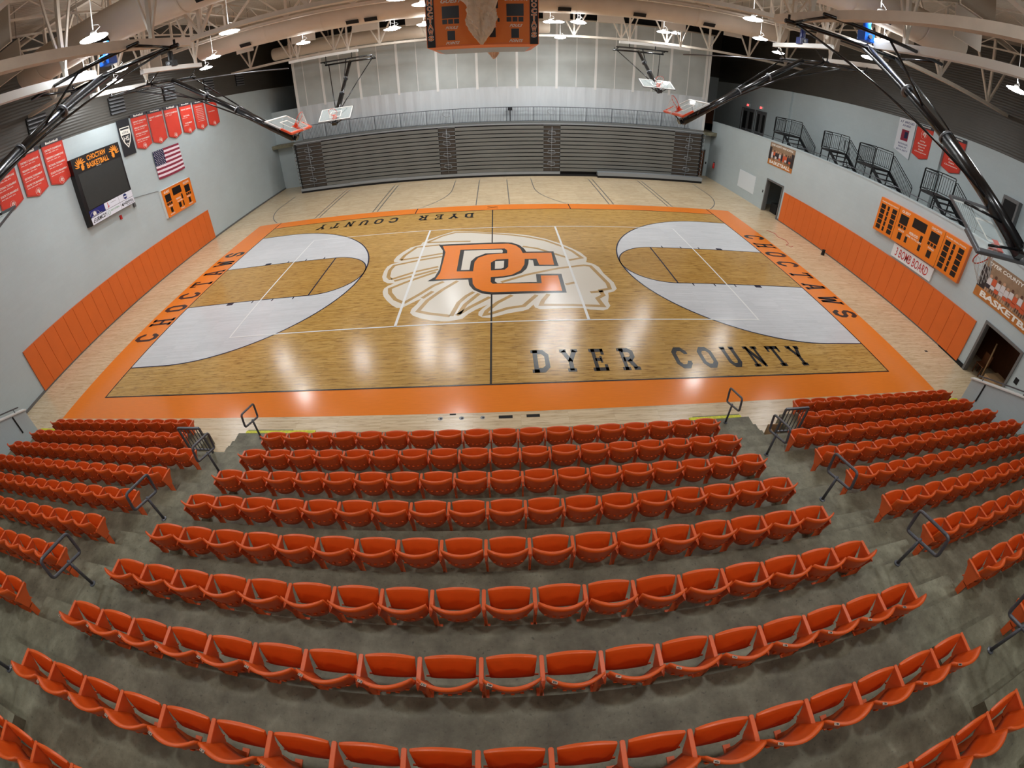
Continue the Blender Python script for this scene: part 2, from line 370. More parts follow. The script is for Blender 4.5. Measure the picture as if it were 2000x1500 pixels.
# slab-serif block capitals on a 0..0.8 x 0..1 grid
def slab(ch):
    t = .195; h = t/2; P = []   # list of ('l', pts, closed) strokes and ('r', x0,y0,x1,y1) slabs
    lo, hi = h, 1-h
    octo = [(.09, .26), (.25, lo), (.5, lo), (.66, .26), (.66, .74), (.5, hi), (.25, hi), (.09, .74)]
    if ch == 'D': P = [('l', [(.18, lo), (.5, lo), (.68, .26), (.68, .74), (.5, hi), (.18, hi)], True), ('r', 0, 0, .3, .14), ('r', 0, .86, .3, 1)]
    elif ch == 'O': P = [('l', octo, True)]
    elif ch == 'C': P = [('l', [(.66, .34), (.66, .26), (.5, lo), (.25, lo), (.09, .26), (.09, .74), (.25, hi), (.5, hi), (.66, .74), (.66, .66)], False)]
    elif ch == 'U': P = [('l', [(.14, .95), (.14, .26), (.28, lo), (.5, lo), (.64, .26), (.64, .95)], False), ('r', 0, .86, .28, 1), ('r', .5, .86, .78, 1)]
    elif ch == 'Y': P = [('l', [(.12, .94), (.39, .46)], False), ('l', [(.66, .94), (.39, .46)], False), ('l', [(.39, .52), (.39, .05)], False), ('r', -.02, .86, .28, 1), ('r', .5, .86, .8, 1), ('r', .2, 0, .58, .14)]
    elif ch == 'E': P = [('r', .1, 0, .27, 1), ('r', 0, 0, .68, .15), ('r', 0, .85, .66, 1), ('r', .54, 0, .68, .28), ('r', .52, .72, .66, 1), ('r', .2, .43, .48, .57), ('r', .42, .35, .52, .65)]
    elif ch == 'R': P = [('l', [(.18, hi), (.5, hi), (.64, .82), (.64, .62), (.5, .48), (.18, .48)], False), ('r', .1, 0, .27, 1), ('r', 0, 0, .36, .14), ('r', 0, .86, .3, 1), ('l', [(.42, .46), (.64, .08)], False), ('r', .5, 0, .8, .14)]
    elif ch == 'N': P = [('r', .1, 0, .25, 1), ('r', .55, 0, .7, 1), ('l', [(.16, .93), (.64, .07)], False), ('r', 0, 0, .34, .13), ('r', 0, .87, .24, 1), ('r', .46, .87, .8, 1)]
    elif ch == 'T': P = [('r', .3, 0, .48, 1), ('r', 0, .85, .78, 1), ('r', 0, .7, .13, 1), ('r', .65, .7, .78, 1), ('r', .2, 0, .58, .14)]
    elif ch == 'H': P = [('r', .1, 0, .27, 1), ('r', .53, 0, .7, 1), ('r', .2, .43, .6, .57), ('r', 0, 0, .34, .13), ('r', .46, 0, .8, .13), ('r', 0, .87, .34, 1), ('r', .46, .87, .8, 1)]
    elif ch == 'A': P = [('l', [(.14, .06), (.36, .97)], False), ('l', [(.66, .06), (.44, .97)], False), ('r', .22, .28, .58, .41), ('r', .22, .87, .52, 1), ('r', 0, 0, .3, .13), ('r', .5, 0, .8, .13)]
    elif ch == 'W': P = [('l', [(.1, .94), (.24, .06)], False), ('l', [(.24, .06), (.42, .8)], False), ('l', [(.42, .8), (.6, .06)], False), ('l', [(.6, .06), (.74, .94)], False), ('r', -.04, .87, .24, 1), ('r', .6, .87, .9, 1)]
    elif ch == 'S': P = [('l', [(.66, .68), (.66, .76), (.5, hi), (.25, hi), (.09, .76), (.09, .64), (.22, .52), (.54, .48), (.66, .36), (.66, .24), (.5, lo), (.25, lo), (.09, .24), (.09, .32)], False)]
    return t, P
def slab_text(mb, s, o, a, b, n0, n1, z):
    """letters of s, each in a cell; o, a, b plan vectors: a = advance per letter incl. gap, b = height vector"""
    o = Vector(o); b = Vector(b); hgt = b.length; bn = b/hgt; an = Vector(a).normalized(); adv = Vector(a).length
    tmp = MB(); 
    for i, ch in enumerate(s):
        if ch == ' ': continue
        t, P = slab(ch); off = i*adv
        for q in P:
            if q[0] == 'r': polys = [[(q[1], q[2]), (q[3], q[2]), (q[3], q[4]), (q[1], q[4])]]
            else:
                tm = MB(); bar2(tm, q[1], t, 0, q[2]); polys = [[(tm.v[k][0], tm.v[k][1]) for k in f] for f in tm.f]
            for pl in polys:
                mb.face([(o.x+an.x*(off+u*n0)+b.x*v, o.y+an.y*(off+u*n0)+b.y*v, z) for u, v in pl])
    return mb
LOGO = {'sil':[[-1.87,4.22],[-2.442,3.74],[-2.965,3.238],[-3.188,2.852],[-3.204,2.619],[-3.61,2.383],[-3.909,1.852],[-4.086,1.388],[-4.139,0.98],[-4.077,0.738],[-3.832,0.661],[-4.138,0.579],[-4.292,0.328],[-4.327,-0.148],[-4.289,-0.665],[-4.148,-1.077],[-3.931,-1.3],[-3.671,-1.339],[-3.881,-1.537],[-3.983,-1.748],[-3.975,-2.012],[-3.871,-2.367],[-3.678,-2.72],[-3.406,-3.108],[-3.195,-3.323],[-3.006,-3.331],[-2.801,-3.105],[-2.575,-2.858],[-2.438,-2.755],[-2.534,-3.136],[-2.67,-3.459],[-2.674,-3.713],[-2.545,-3.919],[-2.287,-4.105],[-1.916,-4.278],[-1.527,-4.382],[-1.323,-4.387],[-1.173,-4.348],[-0.907,-4.271],[-0.735,-3.977],[-0.504,-3.713],[-0.125,-3.398],[-0.296,-3.658],[-0.411,-3.885],[-0.416,-4.094],[-0.283,-4.242],[-0.03,-4.288],[0.513,-4.037],[0.997,-3.904],[1.193,-3.793],[1.372,-3.493],[1.409,-3.694],[1.556,-3.81],[2.082,-3.794],[2.969,-3.782],[3.199,-3.895],[3.619,-3.952],[3.79,-3.867],[3.926,-3.634],[3.915,-3.345],[4.021,-2.952],[4.06,-2.69],[4.3,-2.581],[4.45,-2.367],[4.454,-1.834],[4.333,-1.368],[4.249,-1.076],[4.185,-0.465],[4.031,-0.146],[3.761,0.05],[3.836,0.32],[3.869,0.527],[3.713,1.062],[3.423,1.562],[2.988,2.158],[2.387,2.799],[1.69,3.267],[0.961,3.571],[0.062,3.775],[-1.038,4.096]],'st':[[[-2.943,2.878],[-2.33,3.645],[-1.753,4.043],[-1.032,3.969],[0.036,3.654],[0.953,3.359],[1.673,3.017],[2.363,2.559],[2.992,1.825],[3.375,1.247],[3.661,0.491],[3.09,0.243]],[[-2.939,2.849],[-1.656,2.781],[-0.973,2.715]],[[-3.835,0.926],[-3.741,1.447],[-3.358,2.336],[-2.305,2.452]],[[-3.835,0.926],[-2.943,1.129],[-2.101,1.398]],[[-3.869,-0.977],[-4.032,-0.706],[-4.094,-0.082],[-4.008,0.389],[-2.985,0.783],[-2.066,1.053]],[[-3.869,-0.977],[-2.947,-0.37],[-2.131,-0.014]],[[-3.708,-1.145],[-2.698,-0.61],[-2.102,-0.283]],[[-3.007,-3.002],[-3.373,-2.679],[-3.668,-2.142],[-3.749,-1.782],[-3.218,-1.312],[-2.159,-0.533]],[[-3.007,-3.002],[-2.53,-2.376],[-2.103,-1.736],[-1.774,-1.457]],[[-2.406,-2.719],[-2.086,-2.219]],[[-1.315,-4.063],[-2.078,-3.813],[-2.425,-3.633],[-2.193,-2.903],[-1.747,-2.13],[-1.256,-1.452]],[[-1.281,-4.067],[-1.099,-3.175],[-0.87,-2.724],[-0.623,-2.418]],[[-1.045,-3.984],[-0.873,-3.348],[-0.432,-2.561]],[[-1.11,-4.048],[-0.687,-3.514],[-0.058,-2.861]],[[-0.015,-4.015],[-0.202,-4.07],[-0.154,-3.849],[0.194,-3.286],[0.693,-2.77]],[[-0.015,-4.015],[0.522,-3.696],[1.05,-3.566],[1.535,-2.799]],[[1.946,-2.751],[1.716,-3.219],[1.624,-3.519],[2.645,-3.568],[3.68,-3.661],[3.614,-3.265],[3.589,-3.108],[3.847,-2.87],[3.809,-2.496],[4.191,-2.368],[4.209,-1.927],[4.039,-1.176],[3.859,-0.362],[3.615,-0.277],[2.552,-0.559],[1.311,-1.115],[0.341,-1.713]],[[1.315,1.861],[1.898,1.597],[2.482,1.051],[3.043,0.529]],[[2.645,-2.004],[3.065,-1.832]],[[3.428,-2.661],[3.914,-2.556]]],'bo':[[-2.376,2.464],[0.448,2.432],[0.873,2.351],[1.177,2.025],[1.36,1.574],[1.431,1.216],[2.571,1.213],[2.597,-0.336],[1.642,-0.303],[1.639,0.276],[1.474,0.348],[1.43,-0.087],[1.329,-0.559],[1.123,-0.946],[0.795,-1.201],[0.389,-1.334],[0.122,-1.377],[0.112,-1.628],[0.208,-1.789],[1.625,-1.774],[1.65,-1.085],[2.608,-1.084],[2.589,-2.665],[0.036,-2.693],[-0.339,-2.57],[-0.645,-2.258],[-0.813,-1.849],[-0.867,-1.38],[-1.579,-1.353],[-2.396,-1.356],[-2.162,-1.012],[-2.054,-0.291],[-2.074,1.097],[-2.122,1.73]],'oo':[[-2.178,2.281],[0.71,2.241],[1.018,2.006],[1.206,1.583],[1.272,1.087],[2.467,1.063],[2.434,-0.224],[1.85,-0.204],[1.792,0.423],[1.318,0.421],[1.27,-0.139],[1.089,-0.718],[0.754,-1.089],[0.436,-1.208],[-0.035,-1.246],[-0.041,-1.667],[0.034,-1.826],[1.79,-1.883],[1.819,-1.223],[2.463,-1.223],[2.451,-2.521],[0.036,-2.508],[-0.301,-2.404],[-0.564,-2.121],[-0.686,-1.761],[-0.721,-1.257],[-2.113,-1.234],[-1.992,-0.645],[-1.982,0.431],[-1.985,1.497]],'h1':[[-1.361,1.693],[0.539,1.66],[0.636,1.41],[0.628,1.091],[-0.175,1.025],[-0.566,0.706],[-0.698,0.272],[-0.719,-0.648],[-1.355,-0.588]],'h2':[[0.173,0.439],[0.661,0.464],[0.63,-0.338],[0.493,-0.597],[-0.039,-0.634],[-0.044,0.143]],'w1':[[-1.187,1.57],[0.408,1.528],[0.457,1.382],[0.428,1.148],[-0.278,1.145],[-0.668,0.783],[-0.847,0.351],[-0.865,-0.495],[-1.194,-0.481]],'w2':[[0.124,0.253],[0.487,0.286],[0.46,-0.384],[0.356,-0.494],[0.114,-0.509]]}
# ------------------------------------------------------------------ levels of the stand
RISE = .355; DEP = .838
def noz(n): return -9.72-DEP*(n-1)          # front edge (court side) of platform n
XLW, XRW, XRU = -17.05, 17.35, 21.5         # left wall, lower right wall, upper right wall
YB = 19.0                                    # wall behind the bleachers
AX0, AX1 = 4.72, 5.98                        # aisles

# ------------------------------------------------------------------ floor and court paint
fl = struct(MB().box(XLW-.3, 24, -24.5, 28, -.12, 0), 'floor', m_maple)
def paint(mb, name, m, label=None):
    return mb.build(name, m, parent=fl, label=label)
Z1, Z2, Z3, Z4, Z5, Z6, Z7 = [.0012*k for k in range(1, 8)]
def rect(mb, x0, x1, y0, y1, z): return mb.face([(x0, y0, z), (x1, y0, z), (x1, y1, z), (x0, y1, z)])
HX, HY = 12.8, 7.62; OX, OY = 14.3, 8.66
b = MB()
for x0, x1, y0, y1 in ((-OX, OX, -OY, -HY), (-OX, OX, HY, OY), (-OX, -HX, -HY, HY), (HX, OX, -HY, HY)): rect(b, x0, x1, y0, y1, Z1)
paint(b, 'orange_border', m_opaint)
paint(rect(MB(), -HX, HX, -HY, HY, Z1), 'amber_court', m_amber)
def arc(cx, cy, r, a0, a1, n=48): return [(cx+r*cos(a0+(a1-a0)*k/n), cy+r*sin(a0+(a1-a0)*k/n)) for k in range(n+1)]
b = MB(); ln = MB(); la = MB()
for s in (-1, 1):
    bx = 11.2; r = 6.02
    A = [(HX*s, -r)]+[(s*x, y) for x, y in [(bx-r*sin(t), -r*cos(t)) for t in [pi*k/60 for k in range(61)]]]+[(HX*s, r)]
    b.face([(x, y, Z2) for x, y in (A if s < 0 else A[::-1])][::-1])
    ft = 7.01; lw = 1.83
    Ln = [(s*HX, -lw)]+[(s*(ft-lw*sin(t)), -lw*cos(t)) for t in [pi*k/32 for k in range(33)]]+[(s*HX, lw)]
    la.face([(x, y, Z3) for x, y in (Ln if s < 0 else Ln[::-1])][::-1])
    bar2(ln, A, .055, Z5); bar2(ln, Ln, .05, Z5); bar2(ln, [(s*ft, -lw), (s*ft, lw)], .06, Z5)
    for yy in (-1, 1):
        for off in (3.36, 4.27, 5.19): rect(ln, s*(HX-off)-.025, s*(HX-off)+.025, yy*lw, yy*(lw+.2), Z5)
        rect(ln, s*(HX-2.29)-.15, s*(HX-2.29)+.15, yy*lw, yy*(lw+.2), Z5)
paint(b, 'white_shooting_zone', m_white); paint(la, 'amber_free_throw_lane', m_lane); paint(ln, 'navy_court_lines', m_navy)
b = MB()
bar2(b, [(-HX, -HY), (HX, -HY), (HX, HY), (-HX, HY)], .05, Z5, True)
for s in (-1, 1):
    bar2(b, [(s*HX, HY), (s*HX, OY)], .05, Z5); bar2(b, [(s*4.27, HY), (s*4.27, OY)], .05, Z5)
bar2(b, [(0, -HY), (0, HY)], .055, Z4)
bar2(b, [(-.3, 7.95), (.3, 8.35)], .035, Z5); bar2(b, [(-.3, 8.35), (.3, 7.95)], .035, Z5)
paint(b, 'black_boundary_lines', m_black)
L = LOGO
def poly(mb, pts, z):
    return mb.face([(x, y, z) for x, y in pts])
def tess(mb, pts, z):
    from mathutils.geometry import tessellate_polygon
    v3 = [Vector((x, y, z)) for x, y in pts]
    for t in tessellate_polygon([v3]):
        q = [v3[i] for i in t]
        if (q[1]-q[0]).cross(q[2]-q[0]).z < 0: q = q[::-1]
        mb.face(q)
    return mb
paint(tess(MB(), L['sil'], Z2), 'feather_headdress_emblem', m_cream)
b = MB()
for s_ in L['st']: bar2(b, s_, .15, Z3)
paint(b, 'emblem_feather_lines', m_tan)
paint(tess(MB(), L['bo'], Z5), 'centre_monogram_shadow', m_black)
paint(tess(MB(), L['oo'], Z6), 'centre_monogram', m_opaint)
b = MB(); tess(b, L['h1'], Z7); tess(b, L['h2'], Z7); paint(b, 'monogram_inner_shadow', m_black)
b = MB(); tess(b, L['w1'], Z7+.0012); tess(b, L['w2'], Z7+.0012); paint(b, 'monogram_counters', m_cream)
b = MB(); VX, VY = 9.1, 4.55
bar2(b, [(-VX, -VY), (VX, -VY), (VX, VY), (-VX, VY)], .055, Z7, True)
for s in (-1, 1): bar2(b, [(s*3.03, -VY), (s*3.03, VY)], .09, Z7)
paint(b, 'white_volleyball_lines', m_vb)
b = MB()
slab_text(b, 'DYER COUNTY', (1.08, -7.2), (.815, 0), (0, 1.04), .62, 1, Z4)
slab_text(b, 'DYER COUNTY', (-.98, 7.2), (-.82, 0), (0, -.86), .62, 1, Z4)
slab_text(b, 'CHOCTAWS', (-12.93, -4.27), (0, 1.135), (-1.18, 0), .72, 1, Z4)
slab_text(b, 'CHOCTAWS', (13.0, 4.27), (0, -1.135), (1.18, 0), .72, 1, Z4)
paint(b, 'black_court_lettering', m_black)
b = MB()
for s in (-1, 1):
    cx = s*8.65
    for dx in (-1.95, -1.68, 1.68, 1.95): bar2(b, [(cx+dx, 8.75), (cx+dx, 15.3)], .07, Z1)
    pts = [(cx-6.02, 15.3), (cx-6.02, 12.8)]+[q for q in arc(cx, 12.8, 6.02, pi, 1.25*pi, 14)]
    pts2 = [(2*cx-x, y) for x, y in pts]
    bar2(b, [q for q in pts if q[1] > 8.68], .06, Z1); bar2(b, [q for q in pts2 if q[1] > 8.68], .06, Z1)
    bar2(b, [(s*.95, 8.75), (s*.95, 15.2)], .06, Z1)
paint(b, 'faded_cross_court_lines', m_faint)
b = MB()
for x, r in ((-1.18, .06), (-.68, .06), (-.19, .055)):
    b.use(0).disc((x, -8.83, Z2), r, n=20); b.use(1).disc((x+.012, -8.835, Z3), r*.45, n=12)
paint(b, 'round_floor_sockets', [m_gframe, m_dark])
b = MB(); rect(b, .18, .5, -8.88, -8.78, Z2); rect(b, .82, 1.13, -8.87, -8.77, Z2); rect(b, -.97, -.82, -8.72, -8.67, Z2)
rect(b, 16.0, 16.18, -6.53, -6.43, Z2)
paint(b, 'black_floor_plates', m_dark)

# ------------------------------------------------------------------ concrete stand
def platforms(name, n0, n1, x0, x1, parent=None, first=None):
    b = MB()
    for n in range(n0, n1+1):
        y1 = noz(n) if first is None or n > n0 else first
        b.box(x0, x1, noz(n+1)-.02, y1, 0 if n == n0 else RISE*(n-1)-.05, RISE*n)
    b.box(x0, x1, noz(n1+1)-3, noz(n1+1), RISE*(n1-1), RISE*n1)
    return struct(b, name, m_conc)
platforms('floor_middle', 1, 14, -6.05, 6.05, first=-9.6)
platforms('floor_left', 2, 14, -14.4, -6.05)
platforms('floor_right', 2, 14, 6.05, 14.4)
struct(MB().box(-14.4, -6.95, noz(2)-.01, -9.6, 0, RISE), 'floor_front_left', m_conc)
struct(MB().box(6.95, 14.4, noz(2)-.01, -9.6, 0, RISE), 'floor_front_right', m_conc)
for s in (-1, 1):
    b = MB()
    for n in range(1, 14): b.box(s*AX0, s*AX1, noz(n+1)-.01, noz(n+1)+.36, RISE*n-.01, RISE*n+RISE/2)
    b.box(s*AX0, s*AX1, -9.61, -9.3, 0, RISE/2)
    b.box(s*6.04, s*6.22, -10.5, -9.75, 0, .24); b.box(s*6.22, s*6.4, -10.3, -9.85, 0, .12)
    struct(b, 'floor_inner_left' if s < 0 else 'floor_inner_right', m_conc)
b = MB()
for x0, x1 in ((-5.85, -4.0), (4.5, 5.85), (-14.35, -13.2), (13.2, 14.35)):
    b.box(x0, x1, -9.605, -9.52, RISE-.03, RISE+.004)
struct(b, 'trim_1', m_yellow)

# knee walls beside the stand with cap and rail
for s, nm in ((-1, 'left'), (1, 'right')):
    x0 = s*14.4; x1 = s*14.55; pts = [(-9.64, 0), (-9.64, 1.2)]; k = .424
    pts += [(-22, 1.2+k*12.36), (-22, 0)]
    b = MB().prism([(p[0], p[1]) for p in pts], (x0, 0, 0), (0, 1, 0), (0, 0, 1), (s*.15, 0, 0))
    struct(b, 'wall_inner_'+nm, m_cmu)
    b = MB(); b.bar((s*14.475, -9.6, 1.21), (s*14.475, -22, 1.21+k*12.4), .24, .04)
    struct(b, 'trim_2' if s < 0 else 'trim_3', m_wsteel)
    struct(MB().box(s*14.385, s*14.4, -10.18, -10.13, .75, 1.38), 'trim_4' if s < 0 else 'trim_5', m_dark)
    t = thing('handrail', 'grey pipe handrail mounted on the %s' % ('sloping wall cap at the left of the stand' if s < 0 else 'sloping wall cap by the open brown doorway'), 'handrail', (s*14.475, -9.8, 1.25))
    MB().tube([(s*14.475, -9.75, 1.42), (s*14.475, -18, 1.42+k*8.25)], .022).build('rail', m_rail, t, smooth=True)
    for yy in (-9.95, -11.4, -12.9, -14.4):
        MB().tube([(s*14.475, yy, 1.2-k*(yy+9.64)), (s*14.475, yy, 1.43-k*(yy+9.75))], .016).build('bracket', m_rail, t, smooth=True)

# ------------------------------------------------------------------ walls
def wall_with_holes(name, x, th, y0, y1, z1, holes, m):
    """wall in an x = const plane; holes = (ya, yb, za, zb)"""
    b = MB(); ys = y0
    for ya, yb, za, zb in sorted(holes):
        b.box(x, x+th, ys, ya, 0, z1)
        if za > 0: b.box(x, x+th, ya, yb, 0, za)
        b.box(x, x+th, ya, yb, zb, z1); ys = yb
    b.box(x, x+th, ys, y1, 0, z1)
    return struct(b, name, m)
struct(MB().box(XLW-.3, XLW, -24.5, YB, 0, 8.25), 'wall_left', m_cmu)
b = MB().box(XLW-.35, XLW-.02, -24.5, YB, 8.25, 13.2); struct(b, 'wall_left_upper', m_darkwall)
wall_with_holes('wall_right', XRW, .2, -24.5, YB, 4.5, [(7.8, 9.66, 0, 2.1), (-9.5, -7.62, 0, 2.08)], m_cmu)
struct(MB().box(XRW-.02, XRW+.24, -24.5, YB, 4.5, 4.56), 'trim_6', m_cmu)
wall_with_holes('wall_far_right', XRU, .3, -24.5, 27.5, 7.95, [(18.0, 19.6, 3.7, 5.9), (19.95, 22.0, 3.7, 5.9)], m_cmu)
struct(MB().box(XRU+.02, XRU+.35, -24.5, 28, 7.95, 13.2), 'wall_right_upper', m_darkwall)
struct(MB().box(XRU-.18, XRU, 14.6, 15.6, 3.6, 7.95), 'wall_far_right_back', m_cmu)
struct(MB().box(XRU-.18, XRU, .3, 1.1, 3.6, 7.95), 'wall_far_right_front', m_cmu)
struct(MB().box(XRW+.2, XRU, -24.5, 27.5, 3.45, 3.7), 'floor_upper_right', m_conc)
struct(MB().box(XLW, XRU, 18.0, 27.5, 3.45, 3.7).box(XLW, XRW, 18.0, 18.25, 3.7, 3.72), 'floor_upper_back', m_conc)
b = MB(); b.box(XLW, 15.95, YB, YB+.2, 0, 3.45); b.box(15.95, 16.95, YB, YB+.2, 2.1, 3.45); b.box(16.95, XRW+.2, YB, YB+.2, 0, 3.45)
struct(b, 'wall_back_lower', m_cmu)
struct(MB().box(XLW, -14.35, YB, YB+.2, 3.45, 6.3), 'wall_back_left', m_cmu)
struct(MB().box(XLW-.3, XRU+.3, 27.5, 27.8, 3.45, 8.3), 'wall_back', m_cmu)
struct(MB().box(XLW-.3, XRU+.3, 27.55, 27.9, 8.3, 13.2), 'wall_back_upper', m_darkwall)
struct(MB().box(XLW-.35, XLW-.02, YB, 27.6, 3.4, 8.25), 'wall_left_back', m_cmu)
struct(MB().box(XLW-.35, XLW-.02, YB, 27.6, 8.25, 13.2), 'wall_left_upper_back', m_darkwall)
struct(MB().box(XLW-.3, XRU+.3, -24.8, -24.5, 0, 13.2), 'wall_front', m_cmu)
struct(MB().box(XLW-.4, XRU+.4, -24.8, 28, 13.0, 13.2), 'ceiling', m_deck)
# base strip along the walls
struct(MB().box(XLW, XLW+.03, -9.6, YB, 0, .1), 'baseboard_left', m_frame)
b = MB().box(XRW-.03, XRW, -7.6, 7.78, 0, .1); struct(b, 'baseboard_right', m_frame)
struct(MB().box(XRW-.035, XRW-.001, -7.58, -6.1, .1, .16).box(XRW-.05, XRW-.03, -7.58, -6.1, 0, .16), 'trim_7', m_dark)

# doors
def frame_x(name, x, sgn, ya, yb, z0, z1, w=.1, d=.06):
    b = MB(); b.box(x, x+sgn*d, ya-w, ya, z0, z1+w); b.box(x, x+sgn*d, yb, yb+w, z0, z1+w); b.box(x, x+sgn*d, ya, yb, z1, z1+w)
    b.box(x, x+.2, ya, ya+.02, z0, z1); b.box(x, x+.2, yb-.02, yb, z0, z1); b.box(x, x+.2, ya, yb, z1-.02, z1)
    return struct(b, name, m_frame)
frame_x('door_1', XRW, -1, 7.85, 9.61, 0, 2.05)
frame_x('door_2', XRW, -1, -9.45, -7.67, 0, 2.03)
# store rooms seen through the two doorways
b = MB(); b.box(XRW+3, XRW+3.1, 6, 11.5, 0, 3.4); b.box(XRW+.2, XRW+3.1, 11.4, 11.5, 0, 3.4); b.box(XRW+.2, XRW+3.1, 6, 6.1, 0, 3.4)
struct(b, 'wall_outer_right_back', m_cmu)
b = MB(); b.box(XRW+2.2, XRW+2.3, -11.5, -5.5, 0, 3.4); b.box(XRW+.2, XRW+2.3, -5.6, -5.5, 0, 3.4); b.box(XRW+.2, XRW+2.3, -11.6, -11.5, 0, 3.4)
struct(b, 'wall_outer_right_front', m_brown)
t = thing('equipment_rack', 'dark equipment rack standing inside the open store doorway by the whiteboard', 'rack', (XRW+1.0, 8.3, 0))
b = MB()
for yy in (7.95, 8.5):
    for xx in (.6, 1.2): b.box(XRW+xx, XRW+xx+.04, yy, yy+.04, 0, 1.95)
b.build('frame', m_dark, t)
for zz in (.1, .6, 1.1, 1.6): MB().box(XRW+.6, XRW+1.24, 7.95, 8.54, zz, zz+.03).build('shelf', m_dark, t)
tag(MB().box(XRW+.5, XRW+1.3, 8.75, 9.5, 0, .62).build('black_case', m_dark), 'low black case on the floor inside the store doorway', 'case')
for k, (yy, zz) in enumerate(((8.05, .63), (8.28, .63), (8.15, 1.13), (8.05, 1.63), (8.3, 1.63))):
    b = MB(); prof = [(.11*sin(pi*i/8)+.0001, -.11*cos(pi*i/8)) for i in range(9)]
    b.lathe(prof, (XRW+.9, yy, zz+.11), 14)
    tag(b.build('basketball', m_padr if k % 2 else m_pr_or, smooth=True), 'dull orange ball on a shelf of the dark store-room rack', 'ball', 'balls on the store-room rack')
for nm, lab, p, q, r in (('wooden_pole', 'pale wooden pole leaning inside the open brown doorway', (XRW+.5, -8.25, 0), (XRW+.75, -8.05, 1.45), .035),):
    tag(MB().tube([p, q], r).build(nm, m_card, smooth=True), lab, 'pole')
t = thing('wooden_chair', 'brown wooden chair in the dark behind the open doorway', 'chair', (XRW+.6, -7.95, 0))
b = MB().box(XRW+.45, XRW+.85, -8.15, -7.75, .42, .46); b.build('seat', m_brown, t)
for dx in (.47, .8):
    for dy in (-8.12, -7.8): MB().box(XRW+dx, XRW+dx+.035, dy, dy+.035, 0, .42).build('leg', m_brown, t)
b = MB().box(XRW+.82, XRW+.85, -8.15, -7.75, .46, .9); b.build('backrest', m_brown, t)
tag(MB().box(XRW+.35, XRW+1.4, -9.3, -8.4, .0, .38).build('cardboard_box', m_card), 'open tan cardboard box on the floor of the brown doorway', 'box')
# balcony doors, back door
for nm, ya, yb in (('door_3', 18.0, 19.6), ('door_4', 19.95, 22.0)):
    b = MB(); b.box(XRU, XRU-.05, ya-.08, ya, 3.7, 5.98); b.box(XRU, XRU-.05, yb, yb+.08, 3.7, 5.98); b.box(XRU, XRU-.05, ya, yb, 5.9, 5.98)
    ym = (ya+yb)/2; d = struct(b, nm, m_frame)
    for a_, b_ in ((ya, ym-.02), (ym+.02, yb)):
        MB().box(XRU+.04, XRU+.09, a_+.02, b_-.02, 3.72, 5.88).build('door_leaf', m_frame, d)
        MB().box(XRU+.03, XRU+.04, a_+.2, b_-.2, 4.2, 5.7).build('glass_pane', m_dark, d)
for (y_, lab) in ((18.8, 'red lit exit sign over the nearer balcony doors'), (21.0, 'red lit exit sign over the farther balcony doors')):
    t = thing('exit_sign', lab, 'exit sign', (XRU-.06, y_, 6.2))
    MB().box(XRU-.1, XRU, y_-.2, y_+.2, 6.12, 6.36).build('housing', m_wsteel, t)
    put_text(MB(), 'EXIT', (XRU-.105, y_+.17, 6.16), (0, -.34, 0), (0, 0, .16), .03).build('letters', m_exit, t)
struct(MB().box(20.3, 21.35, 27.42, 27.5, 3.7, 5.75), 'door_5', m_brown)
b = MB().box(15.95, 16.95, YB+.02, YB+.08, 0, 2.1); d6 = struct(b, 'door_6', m_brown)
MB().box(15.88, 15.95, YB-.05, YB+.1, 0, 2.17).box(16.95, 17.02, YB-.05, YB+.1, 0, 2.17).box(15.95, 16.95, YB-.05, YB+.1, 2.1, 2.17).build('door_frame', m_frame, d6)

# ------------------------------------------------------------------ wall pads (one thing per wall, panels as parts)
def pads(x, sgn, y0, y1, n, lab):
    t = thing('wall_padding', lab, 'wall padding', (x, (y0+y1)/2, .05))
    w = (y1-y0)/n
    for k in range(n):
        b = MB(); b.box(x+sgn*.001, x+sgn*.055, y0+k*w+.004, y0+(k+1)*w-.004, .06, 1.8)
        b.build('pad_panel', m_pad, t, bevel=.012)
    MB().box(x+sgn*.001, x+sgn*.06, y0, y1, 1.8, 1.83).build('top_strip', m_pad, t)
pads(XLW, 1, -7.17, 7.65, 24, 'long row of orange vinyl pads on the left wall')
pads(XRW, -1, -7.2, 7.52, 24, 'long row of orange vinyl pads on the wall under the balcony')

# ------------------------------------------------------------------ rear bleachers (folded)
BX0, BX1, BY = -14.45, 15.5, 16.25
bl = thing('folded_bleachers', 'grey folded bleachers stacked flat against the far wall', 'bleachers', (0, BY, 0))
MB().box(BX0, BX1, BY+.2, BY+1.6, 0, 3.72).build('core', m_benchd, bl)
AIS = [(-14.3, -12.3), (-3.73, -2.55), (3.6, 4.78), (13.2, 15.35)]
bays = [(-12.3, -3.73), (-2.55, 3.6), (4.78, 13.2)]
for k in range(12):
    z0 = .36+.278*k; y = BY+.012*k
    for (a, c_) in bays:
        MB().box(a, c_, y-.03, y+.05, z0, z0+.215).build('bench_board', m_bench, bl)
    for (a, c_) in AIS:
        MB().box(a+.03, c_-.03, y+.03, y+.07, z0+.0, z0+.2).build('aisle_panel', m_aisle, bl); MB().box(a, c_, y-.01, y+.08, z0+.235, z0+.262).build('step_lip', m_benchm, bl)
MB().box(BX0, BX1, BY-.02, BY+.05, 0, .15).build('black_base', m_dark, bl)
MB().box(BX0, 4.8, BY-.06, BY, .15, .34).build('front_fascia', m_benchm, bl)
MB().box(7.5, BX1+.1, BY-.45, BY+.02, .16, .42).build('pulled_out_tier', m_benchm, bl)
MB().box(7.5, BX1+.1, BY-.42, BY-.02, 0, .16).build('pulled_out_base', m_dark, bl)
MB().box(-10.5, -6.9, BY-.1, BY-.03, .2, .36).build('low_fascia_board', m_benchm, bl)
